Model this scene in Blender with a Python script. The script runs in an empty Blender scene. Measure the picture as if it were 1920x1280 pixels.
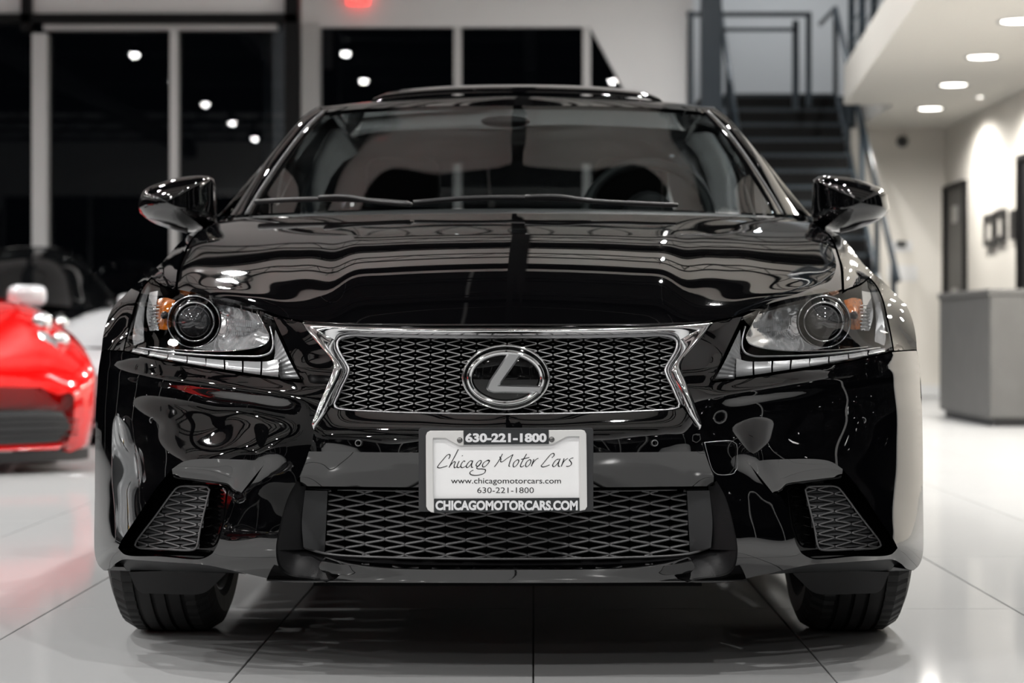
import bpy, bmesh, math, random
import numpy as np
from mathutils import Vector, Matrix
from mathutils.geometry import delaunay_2d_cdt

random.seed(7)
SC = bpy.context.scene
COL = SC.collection
PI = math.pi

# ------------------------------------------------------------------ camera, world, exposure
F, CX, CY = 3840.0, 1000.0, 625.0        # focal length and vanishing point in photo pixels (1920 x 1280)
CAMX, CAMY, CAMZ = 0.053, -4.0, 0.70
cam_data = bpy.data.cameras.new('camera')
cam_data.sensor_width = 36.0
cam_data.lens = F * 36.0 / 1920.0
cam_data.shift_x = -(CX - 960.0) / 1920.0
cam_data.shift_y = -(640.0 - CY) / 1920.0
cam_data.clip_start = 0.05
cam_data.clip_end = 200
cam_data.dof.use_dof = True
cam_data.dof.focus_distance = 4.18
cam_data.dof.aperture_fstop = 4.0
cam = bpy.data.objects.new('camera', cam_data)
cam.location = (CAMX, CAMY, CAMZ)
cam.rotation_euler = (PI / 2, 0, 0)
COL.objects.link(cam)
SC.camera = cam

world = bpy.data.worlds.new('night')
SC.world = world
world.use_nodes = True
world.node_tree.nodes['Background'].inputs[0].default_value = (0.010, 0.012, 0.016, 1)
world.node_tree.nodes['Background'].inputs[1].default_value = 0.6

SC.view_settings.view_transform = 'Standard'
SC.view_settings.look = 'None'
SC.view_settings.gamma = 1.0
SC.view_settings.use_curve_mapping = False
SC.view_settings.exposure = 0.0
SC.cycles.max_bounces = 10
SC.cycles.transparent_max_bounces = 16
SC.cycles.caustics_reflective = False
SC.cycles.caustics_refractive = False
SC.cycles.sample_clamp_indirect = 4.0

LAMP_POWER = 225.0
DOWN_POWER = 25.0

# ------------------------------------------------------------------ materials
MATS = {}
def pmat(name, col, rough=0.5, metal=0.0, spec=0.5, coat=0.0, emit=None, estr=0.0, noise=None, bump=None):
    m = bpy.data.materials.new(name); m.use_nodes = True
    nt = m.node_tree; b = nt.nodes['Principled BSDF']
    b.inputs['Base Color'].default_value = (*col, 1)
    b.inputs['Roughness'].default_value = rough
    b.inputs['Metallic'].default_value = metal
    b.inputs['Specular IOR Level'].default_value = spec
    b.inputs['Coat Weight'].default_value = coat
    b.inputs['Coat Roughness'].default_value = 0.02
    if emit:
        b.inputs['Emission Color'].default_value = (*emit, 1)
        b.inputs['Emission Strength'].default_value = estr
    if noise:                                   # (scale, amount, rough amount)
        tc = nt.nodes.new('ShaderNodeTexCoord'); n = nt.nodes.new('ShaderNodeTexNoise')
        n.inputs['Scale'].default_value = noise[0]; n.inputs['Detail'].default_value = 5
        nt.links.new(tc.outputs['Object'], n.inputs['Vector'])
        mx = nt.nodes.new('ShaderNodeMix'); mx.data_type = 'RGBA'
        a = noise[1]
        mx.inputs[6].default_value = (*[c * (1 - a) for c in col], 1)
        mx.inputs[7].default_value = (*[min(1, c * (1 + a)) for c in col], 1)
        nt.links.new(n.outputs['Fac'], mx.inputs[0]); nt.links.new(mx.outputs[2], b.inputs['Base Color'])
        if len(noise) > 2:
            mr = nt.nodes.new('ShaderNodeMapRange')
            mr.inputs['To Min'].default_value = max(0, rough - noise[2]); mr.inputs['To Max'].default_value = rough + noise[2]
            nt.links.new(n.outputs['Fac'], mr.inputs['Value']); nt.links.new(mr.outputs['Result'], b.inputs['Roughness'])
    if bump:                                    # (scale, strength)
        tc = nt.nodes.new('ShaderNodeTexCoord'); n = nt.nodes.new('ShaderNodeTexNoise')
        n.inputs['Scale'].default_value = bump[0]
        nt.links.new(tc.outputs['Object'], n.inputs['Vector'])
        bp = nt.nodes.new('ShaderNodeBump'); bp.inputs['Strength'].default_value = bump[1]; bp.inputs['Distance'].default_value = 0.002
        nt.links.new(n.outputs['Fac'], bp.inputs['Height']); nt.links.new(bp.outputs['Normal'], b.inputs['Normal'])
    MATS[name] = m
    return m

def glassmat(name, tint, ior=1.5, rough=0.0):
    m = bpy.data.materials.new(name); m.use_nodes = True
    nt = m.node_tree
    for n in list(nt.nodes): nt.nodes.remove(n)
    out = nt.nodes.new('ShaderNodeOutputMaterial'); mix = nt.nodes.new('ShaderNodeMixShader')
    lw = nt.nodes.new('ShaderNodeLayerWeight'); lw.inputs['Blend'].default_value = 0.5       # Schlick reflectance of a thin sheet, the same from both sides
    pw = nt.nodes.new('ShaderNodeMath'); pw.operation = 'POWER'; pw.inputs[1].default_value = 5.0
    f0 = ((ior - 1) / (ior + 1)) ** 2
    fr = nt.nodes.new('ShaderNodeMath'); fr.operation = 'MULTIPLY_ADD'; fr.inputs[1].default_value = 1 - f0; fr.inputs[2].default_value = f0
    nt.links.new(lw.outputs['Facing'], pw.inputs[0]); nt.links.new(pw.outputs[0], fr.inputs[0])
    tr = nt.nodes.new('ShaderNodeBsdfTransparent'); tr.inputs['Color'].default_value = (*tint, 1)
    gl = nt.nodes.new('ShaderNodeBsdfGlossy'); gl.inputs['Roughness'].default_value = rough
    nt.links.new(fr.outputs[0], mix.inputs[0]); nt.links.new(tr.outputs[0], mix.inputs[1]); nt.links.new(gl.outputs[0], mix.inputs[2])
    nt.links.new(mix.outputs[0], out.inputs['Surface'])
    MATS[name] = m
    return m

pmat('paint', (0.0012, 0.0012, 0.0015), 0.02, 0, 0.5, 0.2)
MATS['paint'].node_tree.nodes['Principled BSDF'].inputs['IOR'].default_value = 2.0
pmat('paint_red', (0.72, 0.004, 0.004), 0.12, 0, 0.5, 1.0)
pmat('paint_silver', (0.62, 0.64, 0.66), 0.25, 0.25, 0.5, 1.0)
pmat('paint_white', (0.78, 0.79, 0.80), 0.2, 0.0, 0.5, 1.0)
pmat('paint_dark', (0.004, 0.004, 0.005), 0.08, 0, 0.5, 0.6)
pmat('chrome', (0.92, 0.925, 0.93), 0.07, 1.0)
pmat('satin_silver', (0.36, 0.36, 0.37), 0.32, 1.0)
pmat('mesh_grey', (0.30, 0.30, 0.305), 0.30, 0.65)
pmat('mesh_dark', (0.13, 0.13, 0.133), 0.42, 0.3)
pmat('plastic', (0.012, 0.012, 0.013), 0.45, 0, 0.4, bump=(900, 0.25))
pmat('plastic_grey', (0.035, 0.036, 0.038), 0.5, 0, 0.4)
pmat('black', (0.0012, 0.0012, 0.0013), 0.7, 0, 0.1)
pmat('gloss_black', (0.002, 0.002, 0.0022), 0.04, 0, 0.5)
pmat('rubber', (0.010, 0.010, 0.0105), 0.6, 0, 0.35, noise=(60, 0.4, 0.1))
pmat('rim', (0.30, 0.31, 0.32), 0.25, 1.0)
glassmat('lens', (0.97, 0.975, 0.98), 1.25)
glassmat('clear_ring', (0.80, 0.82, 0.84), 1.8)
glassmat('windshield', (0.50, 0.54, 0.54), 1.32)
glassmat('rear_glass', (0.52, 0.54, 0.55), 1.2)
glassmat('tint_glass', (0.04, 0.045, 0.05), 1.4)
glassmat('night_pane', (0.30, 0.32, 0.34), 1.5)
pmat('projector', (0.03, 0.03, 0.032), 0.02, 0, 0.9, 1.0)
pmat('reflector', (0.86, 0.87, 0.88), 0.10, 0.80)
pmat('lamp_frost', (0.34, 0.345, 0.35), 0.25, 0.35, 0.6)
pmat('amber', (0.42, 0.11, 0.008), 0.12, 0.15, 0.8, 1.0, noise=(160, 0.8))
pmat('plate_white', (0.86, 0.865, 0.87), 0.35)
pmat('plate_frame', (0.78, 0.78, 0.77), 0.32, 0.35)
pmat('plate_black', (0.016, 0.019, 0.021), 0.45)
pmat('plate_back', (0.030, 0.031, 0.033), 0.35)
pmat('ink', (0.006, 0.006, 0.007), 0.5)
pmat('ink_white', (0.72, 0.73, 0.75), 0.5)
pmat('screw', (0.16, 0.16, 0.16), 0.35, 0.9)
pmat('interior', (0.010, 0.011, 0.012), 0.6, 0, 0.3)
pmat('interior_grey', (0.035, 0.040, 0.041), 0.5, 0, 0.4)
def tilemat(name, col):                          # sealed porcelain: cloudy white body under a thin, half-strength gloss
    m = bpy.data.materials.new(name); m.use_nodes = True; nt = m.node_tree
    for n in list(nt.nodes): nt.nodes.remove(n)
    N = nt.nodes.new; out = N('ShaderNodeOutputMaterial'); mix = N('ShaderNodeMixShader'); di = N('ShaderNodeBsdfDiffuse'); gl = N('ShaderNodeBsdfGlossy'); gl.inputs['Roughness'].default_value = .07
    tc = N('ShaderNodeTexCoord'); nz = N('ShaderNodeTexNoise'); nz.inputs['Scale'].default_value = 1.3; nz.inputs['Detail'].default_value = 5
    cm = N('ShaderNodeMix'); cm.data_type = 'RGBA'; cm.inputs[6].default_value = (*[c * .97 for c in col], 1); cm.inputs[7].default_value = (*[c * 1.03 for c in col], 1)
    lw = N('ShaderNodeLayerWeight'); lw.inputs['Blend'].default_value = .5; pw = N('ShaderNodeMath'); pw.operation = 'POWER'; pw.inputs[1].default_value = 5
    ma = N('ShaderNodeMath'); ma.operation = 'MULTIPLY_ADD'; ma.inputs[1].default_value = .38; ma.inputs[2].default_value = .03
    L = nt.links.new
    L(tc.outputs['Object'], nz.inputs['Vector']); L(nz.outputs['Fac'], cm.inputs[0]); L(cm.outputs[2], di.inputs['Color'])
    L(lw.outputs['Facing'], pw.inputs[0]); L(pw.outputs[0], ma.inputs[0]); L(ma.outputs[0], mix.inputs[0]); L(di.outputs[0], mix.inputs[1]); L(gl.outputs[0], mix.inputs[2]); L(mix.outputs[0], out.inputs['Surface'])
    MATS[name] = m
tilemat('tile', (0.37, 0.374, 0.376))
pmat('grout', (0.05, 0.05, 0.05), 0.9)
pmat('wall_cream', (0.74, 0.715, 0.665), 0.75, 0, 0.3, noise=(2.0, 0.03))
pmat('wall_white', (0.74, 0.745, 0.75), 0.75, 0, 0.3, noise=(2.0, 0.03))
pmat('deck', (0.86, 0.85, 0.83), 0.7, 0, 0.3)
pmat('soffit', (0.78, 0.76, 0.71), 0.8, 0, 0.3)
pmat('steel_black', (0.005, 0.005, 0.0055), 0.5, 0, 0.12)
pmat('steel_navy', (0.016, 0.026, 0.036), 0.35, 0.2, 0.5)
pmat('mullion', (0.50, 0.50, 0.50), 0.45, 0.2)
pmat('concrete', (0.12, 0.12, 0.118), 0.6, 0, 0.4, noise=(5, 0.18))
pmat('door_black', (0.010, 0.010, 0.011), 0.4)
pmat('art', (0.60, 0.58, 0.54), 0.6)
pmat('lamp_glow', (1, 1, 1), 0.4, emit=(1.0, 0.95, 0.86), estr=14.0)
pmat('globe_glow', (1, 1, 1), 0.4, emit=(1.0, 0.97, 0.93), estr=150.0)
pmat('exit_red', (0.7, 0.05, 0.05), 0.4, emit=(1.0, 0.07, 0.06), estr=2.2)
pmat('night_ground', (0.01, 0.01, 0.011), 0.9)
pmat('hinge', (0.45, 0.45, 0.45), 0.3, 0.9)
pmat('badge_gold', (0.55, 0.36, 0.08), 0.3, 0.8)

pmat('emblem_silver', (0.75, 0.76, 0.77), 0.28, 1.0)

# ------------------------------------------------------------------ object helpers
ORIGIN = {}
def link(o, parent=None):
    COL.objects.link(o)
    if parent is not None:
        o.parent = parent
        p = parent
        off = Vector((0, 0, 0))
        while p is not None:
            off += p.location; p = p.parent
        o.location = -off
    return o

def mesh_obj(name, verts, faces, mat, parent=None, smooth=True):
    me = bpy.data.meshes.new(name)
    me.from_pydata([tuple(v) for v in verts], [], [tuple(f) for f in faces])
    me.materials.append(MATS[mat])
    if smooth:
        me.polygons.foreach_set('use_smooth', [True] * len(me.polygons))
    me.update()
    return link(bpy.data.objects.new(name, me), parent)

def bm_obj(name, bm, mat, parent=None, smooth=False):
    me = bpy.data.meshes.new(name)
    bm.normal_update(); bm.to_mesh(me); bm.free()
    me.materials.append(MATS[mat])
    if smooth:
        me.polygons.foreach_set('use_smooth', [True] * len(me.polygons))
    return link(bpy.data.objects.new(name, me), parent)

def thing(name, label, cat, loc=(0, 0, 0), group=None):
    o = bpy.data.objects.new(name, None); COL.objects.link(o); o.location = loc
    o.empty_display_size = 0.1
    return tag(o, label, cat, group)

def tag(o, label, cat=None, group=None):
    o['label'] = label
    if cat: o['category'] = cat
    if group: o['group'] = group
    return o

def struct(o, label=None):
    o['kind'] = 'structure'
    if label: o['label'] = label
    return o

def box_bm(x0, x1, y0, y1, z0, z1, bevel=0.0, seg=2, bm=None):
    b = bmesh.new()
    r = bmesh.ops.create_cube(b, size=1)
    bmesh.ops.scale(b, vec=(x1 - x0, y1 - y0, z1 - z0), verts=b.verts)
    bmesh.ops.translate(b, vec=((x0 + x1) / 2, (y0 + y1) / 2, (z0 + z1) / 2), verts=b.verts)
    if bevel > 0:
        bmesh.ops.bevel(b, geom=list(b.edges), offset=bevel, segments=seg, affect='EDGES', profile=0.5)
    if bm is None: return b
    me = bpy.data.meshes.new('tmp'); b.to_mesh(me); b.free(); bm.from_mesh(me); bpy.data.meshes.remove(me)
    return bm

def box(name, x0, x1, y0, y1, z0, z1, mat, parent=None, bevel=0.0):
    return bm_obj(name, box_bm(x0, x1, y0, y1, z0, z1, bevel), mat, parent)

def merge_meshes(parts):
    V, Fc, n = [], [], 0
    for v, f in parts:
        V += [tuple(p) for p in v]; Fc += [tuple(i + n for i in q) for q in f]; n += len(v)
    return V, Fc

def mirror_mesh(v, f, mx=0.0):
    return [Vector((2 * mx - p[0], p[1], p[2])) for p in v], [tuple(reversed(q)) for q in f]

# ------------------------------------------------------------------ car coordinate helpers (photo pixel + depth -> world)
def A(u, v, y):
    D = y - CAMY
    return Vector(((u - CX) / F * D + CAMX, y, CAMZ - (v - CY) / F * D))
def Cn(v, y):
    D = y - CAMY
    return Vector((0.0, y, CAMZ - (v - CY) / F * D))
def plan(x):
    x = abs(x)
    return 0.035 + 0.32 * x * x + 0.20 * (min(x, 1.0) / 0.92) ** 10
_VV = [(520, .20), (600, .085), (650, .060), (700, .040), (735, .018), (780, .008), (840, .0), (900, -.004), (1000, -.020), (1035, -.020), (1065, .0), (1095, .045)]
_vg = np.arange(440, 1181, 2.0)
_vt = np.interp(_vg, [a for a, b in _VV], [b for a, b in _VV])
_k = np.exp(-0.5 * (np.arange(-30, 31) * 2.0 / 14.0) ** 2); _k /= _k.sum()
_vt = np.convolve(np.pad(_vt, 30, mode='edge'), _k, mode='valid')
def vert(v): return float(np.interp(v, _vg, _vt))
def base_y(a, v):                         # the smooth nose surface, by centred column a (pixels) and row v
    y = np.full(len(a), .1); vv = np.interp(v, _vg, _vt)
    for _ in range(14):
        x = np.minimum(np.abs(a * (y - CAMY) / F), .925)
        y = .5 * y + .5 * (0.035 + 0.32 * x * x + 0.20 * (x / 0.92) ** 10 + vv)
    return y
def ridge_y(a, v):                        # soft ledge that runs out from the lamp's tip to the corner
    a = np.abs(a) - 52.0 + 1000.0
    vr = 744 - (a - 1335) * (744 - 688) / 390.0
    fade = 1 / (1 + np.exp(-(a - 1345) / 12.0))
    return fade * (-0.007 * np.exp(-((v - vr) / 15.0) ** 2) + 0.005 * np.exp(-((v - vr - 42) / 26.0) ** 2))
def y0(u, v):
    y = 0.1
    for _ in range(16):
        x = (u - CX) / F * (y - CAMY) + CAMX
        y = 0.5 * y + 0.5 * (plan(min(abs(x), 0.925)) + vert(v))
    return y
def R(u, v, dy=0.0):
    return A(u, v, y0(u, v) + dy)
def RC(v, dy=0.0):
    return Cn(v, plan(0) + vert(v) + dy)
def ysurf(x, z, extra=0.0):
    y = 0.1
    for _ in range(12):
        v = CY - (z - CAMZ) * F / (y - CAMY)
        y = 0.5 * y + 0.5 * (plan(x) + vert(v) + extra)
    return y

def catmull(pts, step):
    pts = [Vector(p) for p in pts]
    if len(pts) == 2:
        n = max(1, int(round((pts[1] - pts[0]).length / step)))
        return [pts[0].lerp(pts[1], i / n) for i in range(n + 1)]
    P = [pts[0] * 2 - pts[1]] + pts + [pts[-1] * 2 - pts[-2]]
    out = []
    for i in range(1, len(P) - 2):
        p0, p1, p2, p3 = P[i - 1], P[i], P[i + 1], P[i + 2]
        t0 = 0; t1 = t0 + max((p1 - p0).length, 1e-6) ** .5; t2 = t1 + max((p2 - p1).length, 1e-6) ** .5; t3 = t2 + max((p3 - p2).length, 1e-6) ** .5
        n = max(1, int(round((p2 - p1).length / step)))
        for k in range(n):
            t = t1 + (t2 - t1) * k / n
            a1 = p0 * ((t1 - t) / (t1 - t0)) + p1 * ((t - t0) / (t1 - t0))
            a2 = p1 * ((t2 - t) / (t2 - t1)) + p2 * ((t - t1) / (t2 - t1))
            a3 = p2 * ((t3 - t) / (t3 - t2)) + p3 * ((t - t2) / (t3 - t2))
            b1 = a1 * ((t2 - t) / (t2 - t0)) + a2 * ((t - t0) / (t2 - t0))
            b2 = a2 * ((t3 - t) / (t3 - t1)) + a3 * ((t - t1) / (t3 - t1))
            out.append(b1 * ((t2 - t) / (t2 - t1)) + b2 * ((t - t1) / (t2 - t1)))
    out.append(pts[-1])
    return out

def resample(pts, n):
    d = [0]
    for a, b in zip(pts, pts[1:]): d.append(d[-1] + (b - a).length)
    out = []
    for i in range(n):
        t = d[-1] * i / (n - 1); k = 0
        while k < len(d) - 2 and d[k + 1] < t: k += 1
        s = (t - d[k]) / max(d[k + 1] - d[k], 1e-9)
        out.append(pts[k].lerp(pts[k + 1], s))
    return out

def tps_fit(p, val, lam=1e-6):
    n = len(p)
    d2 = ((p[:, None, :] - p[None, :, :]) ** 2).sum(-1)
    K = 0.5 * d2 * np.log(np.maximum(d2, 1e-12)) + lam * np.eye(n)
    Pm = np.c_[np.ones(n), p]
    M = np.zeros((n + 3, n + 3)); M[:n, :n] = K; M[:n, n:] = Pm; M[n:, :n] = Pm.T
    rhs = np.zeros(n + 3); rhs[:n] = val
    w = np.linalg.lstsq(M, rhs, rcond=None)[0]
    return p, w
def tps_eval(fit, q):
    p, w = fit; out = np.empty(len(q))
    for s in range(0, len(q), 2000):
        qq = q[s:s + 2000]
        d2 = ((qq[:, None, :] - p[None, :, :]) ** 2).sum(-1)
        out[s:s + 2000] = (0.5 * d2 * np.log(np.maximum(d2, 1e-12))) @ w[:len(p)] + w[len(p)] + qq @ w[len(p) + 1:]
    return out
def inside(poly, q):
    x, y = q[:, 0], q[:, 1]; r = np.zeros(len(q), bool)
    n = len(poly); j = n - 1
    for i in range(n):
        xi, yi = poly[i]; xj, yj = poly[j]
        c = ((yi > y) != (yj > y)) & (x < (xj - xi) * (y - yi) / ((yj - yi) if abs(yj - yi) > 1e-12 else 1e-12) + xi)
        r ^= c; j = i
    return r

def to_param(p, mode):
    if mode == 'uv':
        D = p[1] - CAMY
        return (p[0] * F / D / 100.0, (CY - (p[2] - CAMZ) * F / D) / 100.0), p[1]
    if mode == 'top': return (p[0] * 10, p[1] * 10), p[2]
    return (p[1] * 10, p[2] * 10), p[0]
def from_param(q, val, mode):
    if mode == 'uv':
        D = val - CAMY
        return Vector((q[0] * 100 * D / F, val, CAMZ - (q[1] * 100 - CY) * D / F))
    if mode == 'top': return Vector((q[0] / 10, q[1] / 10, val))
    return Vector((val, q[0] / 10, q[1] / 10))

def panel_mesh(segs, interior=(), holes=(), mode='uv', sym=False, step=0.012, grid=0.10, flange=(0, 0.012, 0), offset=None, lam=1e-6, fitpts=None, base=False, poly=None, extra=None):
    """Surface patch through an outline of curves. sym: outline starts and ends on the centre line; returns right half mirrored and welded."""
    out = []
    for s in segs:
        c = catmull(s, step)
        out += c[:-1]
    if sym: out.append(segs[-1][-1])
    ctrl = list(out) + [Vector(p) for p in interior]
    hl = []
    for h in holes:
        hp = []
        for s in h: hp += catmull(s, step)[:-1]
        hl.append(hp); ctrl += hp
    if fitpts is not None: ctrl = list(fitpts) + list(interior)
    if sym: ctrl += [Vector((-p[0], p[1], p[2])) for p in ctrl if abs(p[0]) > 1e-4]
    prm = [to_param(p, mode) for p in ctrl]
    pa, pv = np.array([a for a, b in prm]), np.array([b for a, b in prm])
    if base: pv = pv - base_y(pa[:, 0] * 100, pa[:, 1] * 100)
    if poly:                                                 # least-squares polynomial, even in x: the smoothest sheet
        def mono(q): return np.stack([(q[:, 0] / 8) ** i * ((q[:, 1] - 8) / 8) ** j for i, j in poly], 1)
        wt = np.array([1.0] * len(pv))
        co = np.linalg.lstsq(mono(pa) * wt[:, None], pv * wt, rcond=None)[0]
        res = mono(pa) @ co - pv
        print('POLY residual max %.4f rms %.4f' % (np.abs(res).max(), (res ** 2).mean() ** .5))
    else: fit = tps_fit(pa, pv, lam)
    loop = [to_param(p, mode)[0] for p in out]
    if sym:                                                  # closing edge runs down the centre line
        a, b = np.array(loop[-1]), np.array(loop[0]); n = max(2, int(np.linalg.norm(b - a) / grid))
        loop += [tuple(a + (b - a) * i / n) for i in range(1, n)]
    loops = [np.array(loop)] + [np.array([to_param(p, mode)[0] for p in h]) for h in hl]
    allb = np.vstack(loops)
    lo, hi = allb.min(0), allb.max(0)
    gx = np.arange(lo[0], hi[0], grid); gy = np.arange(lo[1], hi[1], grid * .866)
    g = np.array([(x + (grid / 2 if j % 2 else 0), y) for j, y in enumerate(gy) for x in gx]) if len(gx) and len(gy) else np.zeros((0, 2))
    if len(g):
        k = inside(loops[0], g)
        for h in loops[1:]: k &= ~inside(h, g)
        g = g[k]
    if len(g):
        dm = np.full(len(g), 1e9)
        for b in range(0, len(allb), 200):
            dm = np.minimum(dm, np.sqrt(((g[:, None] - allb[None, b:b + 200]) ** 2).sum(-1)).min(1))
        g = g[dm > grid * .55]
    V = [Vector(p) for p in allb] + [Vector(p) for p in g]
    E, n0 = [], 0
    for L in loops:
        m = len(L); E += [(n0 + i, n0 + (i + 1) % m) for i in range(m)]; n0 += m
    vs, es, fs, *_ = delaunay_2d_cdt(V, E, [], 0, 1e-7)
    q = np.array([tuple(v) for v in vs])
    cen = np.array([q[list(f)].mean(0) for f in fs])
    keep = inside(loops[0], cen)
    for h in loops[1:]: keep &= ~inside(h, cen)
    fs = [tuple(f) for f, k in zip(fs, keep) if k]
    val = mono(q) @ co if poly else tps_eval(fit, q)
    if base: val = val + base_y(q[:, 0] * 100, q[:, 1] * 100)
    if extra: val = val + extra(q[:, 0] * 100, q[:, 1] * 100)
    P = [from_param(q[i], val[i], mode) for i in range(len(q))]
    if offset: P = [offset(p) for p in P]
    view = {'uv': None, 'top': Vector((0, 0, 1)), 'side': Vector((1, 0, 0))}[mode]
    F2 = []
    for f in fs:
        a, b, c = (P[i] for i in f); n = (b - a).cross(c - a)
        d = view if view is not None else Vector((0, CAMY, CAMZ)) - a
        F2.append(f if n.dot(d) >= 0 else tuple(reversed(f)))
    cnt = {}
    for f in F2:
        for i in range(3):
            e = (f[i], f[(i + 1) % 3]); cnt[e] = cnt.get(e, 0) + 1
    bnd = [e for e in cnt if (e[1], e[0]) not in cnt]
    if flange is not None:
        fl = Vector(flange); mp = {}
        for a, b in bnd:
            if sym and abs(P[a].x) < 1e-5 and abs(P[b].x) < 1e-5: continue
            ids = []
            for i in (a, b):
                if i not in mp:
                    mp[i] = len(P); P.append(P[i].copy()); P.append(P[i] + fl)
                ids.append(mp[i])
            F2.append((ids[1], ids[0], ids[0] + 1, ids[1] + 1))
    if sym:
        mv, mf = mirror_mesh(P, F2)
        n = len(P); rm = {i: (i if abs(p.x) < 1e-5 else i + n) for i, p in enumerate(P)}
        P = P + mv; F2 = F2 + [tuple(rm[i] for i in f) for f in mf]
    return P, F2

def panel(name, segs, mat, parent, **k):
    v, f = panel_mesh(segs, **k)
    return mesh_obj(name, v, f, mat, parent)
def panel_both(name, segs, mat, parent, **k):           # both halves in one mesh (one part)
    v, f = panel_mesh(segs, **k)
    return mesh_obj(name, *merge_meshes([(v, f), mirror_mesh(v, f)]), mat, parent)
def pair(name, v, f, mat, parents, smooth=True):         # a part on each side, two objects
    a = mesh_obj(name, v, f, mat, parents[0], smooth)
    b = mesh_obj(name, *mirror_mesh(v, f), mat, parents[1], smooth)
    return a, b

def loft_mesh(rows, close=False):
    n = len(rows[0]); V = [p for r in rows for p in r]; Fc = []
    for i in range(len(rows) - 1):
        for j in range(n if close else n - 1):
            k = (j + 1) % n
            Fc.append((i * n + j, i * n + k, (i + 1) * n + k, (i + 1) * n + j))
    return V, Fc

def tube_mesh(pts, r, seg=8, closed=False, flat=1.0):
    pts = [Vector(p) for p in pts]; n = len(pts); V, Fc = [], []
    up0 = None
    for i, p in enumerate(pts):
        if closed: t = pts[(i + 1) % n] - pts[i - 1]
        else: t = pts[min(i + 1, n - 1)] - pts[max(i - 1, 0)]
        t.normalize()
        if up0 is None:
            up0 = Vector((0, 0, 1)) if abs(t.z) < .9 else Vector((0, 1, 0))
        s = t.cross(up0)
        if s.length < 1e-5: s = t.orthogonal()
        s.normalize(); up = s.cross(t).normalized(); up0 = up
        rr = r[i] if isinstance(r, (list, tuple)) else r
        for k in range(seg):
            a = 2 * PI * k / seg
            V.append(p + s * (math.cos(a) * rr) + up * (math.sin(a) * rr * flat))
    m = n if closed else n - 1
    for i in range(m):
        for k in range(seg):
            a, b = i * seg + k, i * seg + (k + 1) % seg
            c, d = ((i + 1) % n) * seg + (k + 1) % seg, ((i + 1) % n) * seg + k
            Fc.append((a, b, c, d))
    if not closed:
        Fc.append(tuple(range(seg))[::-1]); Fc.append(tuple((n - 1) * seg + k for k in range(seg)))
    return V, Fc

def lathe_mesh(profile, centre, axis='y', seg=64, sx=1.0, sz=1.0):
    """profile: (radius, along); axis y: towards +y ; axis x: towards +x."""
    V, Fc = [], []; n = len(profile)
    for k in range(seg):
        a = 2 * PI * k / seg; c, s = math.cos(a), math.sin(a)
        for r, h in profile:
            if axis == 'y': V.append(Vector((centre[0] + r * c * sx, centre[1] + h, centre[2] + r * s * sz)))
            elif axis == 'x': V.append(Vector((centre[0] + h, centre[1] + r * c, centre[2] + r * s)))
            else: V.append(Vector((centre[0] + r * c, centre[1] + r * s, centre[2] + h)))
    for k in range(seg):
        k2 = (k + 1) % seg
        for j in range(n - 1):
            Fc.append((k * n + j, k2 * n + j, k2 * n + j + 1, k * n + j + 1))
    return V, Fc

def wires_mesh(lines, w, d, ysf, region=None, maxstep=0.003):
    """Flat bars of width w and depth d that follow 2D polylines (x, z) on the surface y = ysf(x, z), cut to a region."""
    V, Fc = [], []
    def emit(run):
        if len(run) < 3: return
        base = len(V); n = len(run)
        for i, p in enumerate(run):
            t = (run[min(i + 1, n - 1)] - run[max(i - 1, 0)])
            L = t.length or 1; nx, nz = -t.y / L, t.x / L
            y = ysf(p.x, p.y)
            for o, dy in ((-.5, d), (-.5, .0012), (0, 0), (.5, .0012), (.5, d)):
                V.append(Vector((p.x + nx * w * o, y + dy, p.y + nz * w * o)))
        for i in range(n - 1):
            for j in range(4):
                a = base + i * 5 + j
                Fc.append((a, a + 1, a + 6, a + 5))
    for ln in lines:
        pts = []
        for a, b in zip(ln, ln[1:]):
            n = max(1, int(math.ceil((b - a).length / maxstep)))
            pts += [a.lerp(b, i / n) for i in range(n)]
        pts.append(ln[-1])
        if region is None: emit(pts); continue
        k = inside(region, np.array([(p.x, p.y) for p in pts])); run = []
        for p, ok in zip(pts, k):
            if ok: run.append(p)
            else:
                emit(run); run = []
        emit(run)
    return V, Fc

def zigzag(c0, c1, z0, pitch, n, flip, gap, rnd=0.18):
    """A vertical zigzag wire that swings between x = c0 and x = c1, rounded tips."""
    P = []
    for j in range(n):
        z = z0 + j * pitch / 2
        right = (j % 2 == 0) ^ flip
        x = c1 - gap if right else c0 + gap
        s = 1 if right else -1
        r = rnd * pitch
        P += [Vector((x - s * r * 1.5, z - r * .62)), Vector((x - s * r * .25, z - r * .3)), Vector((x, z)), Vector((x - s * r * .25, z + r * .3)), Vector((x - s * r * 1.5, z + r * .62))]
    return P

def text_mesh(s, u0, u1, v0, v1, y, offset=0.0, extrude=0.0004):
    cu = bpy.data.curves.new('lettering', 'FONT'); cu.body = s; cu.size = 1.0; cu.offset = offset; cu.resolution_u = 4
    o = bpy.data.objects.new('lettering', cu); COL.objects.link(o)
    dg = bpy.context.evaluated_depsgraph_get()
    me = bpy.data.meshes.new_from_object(o.evaluated_get(dg))
    V = [v.co.copy() for v in me.vertices]; Fc = [tuple(p.vertices) for p in me.polygons]
    bpy.data.objects.remove(o); bpy.data.curves.remove(cu); bpy.data.meshes.remove(me)
    x0, x1 = min(v.x for v in V), max(v.x for v in V); z0, z1 = min(v.y for v in V), max(v.y for v in V)
    a, b = A(u0, v1, y), A(u1, v0, y)
    return [Vector((a.x + (v.x - x0) / (x1 - x0) * (b.x - a.x), y, a.z + (v.y - z0) / (z1 - z0) * (b.z - a.z))) for v in V], Fc

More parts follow.
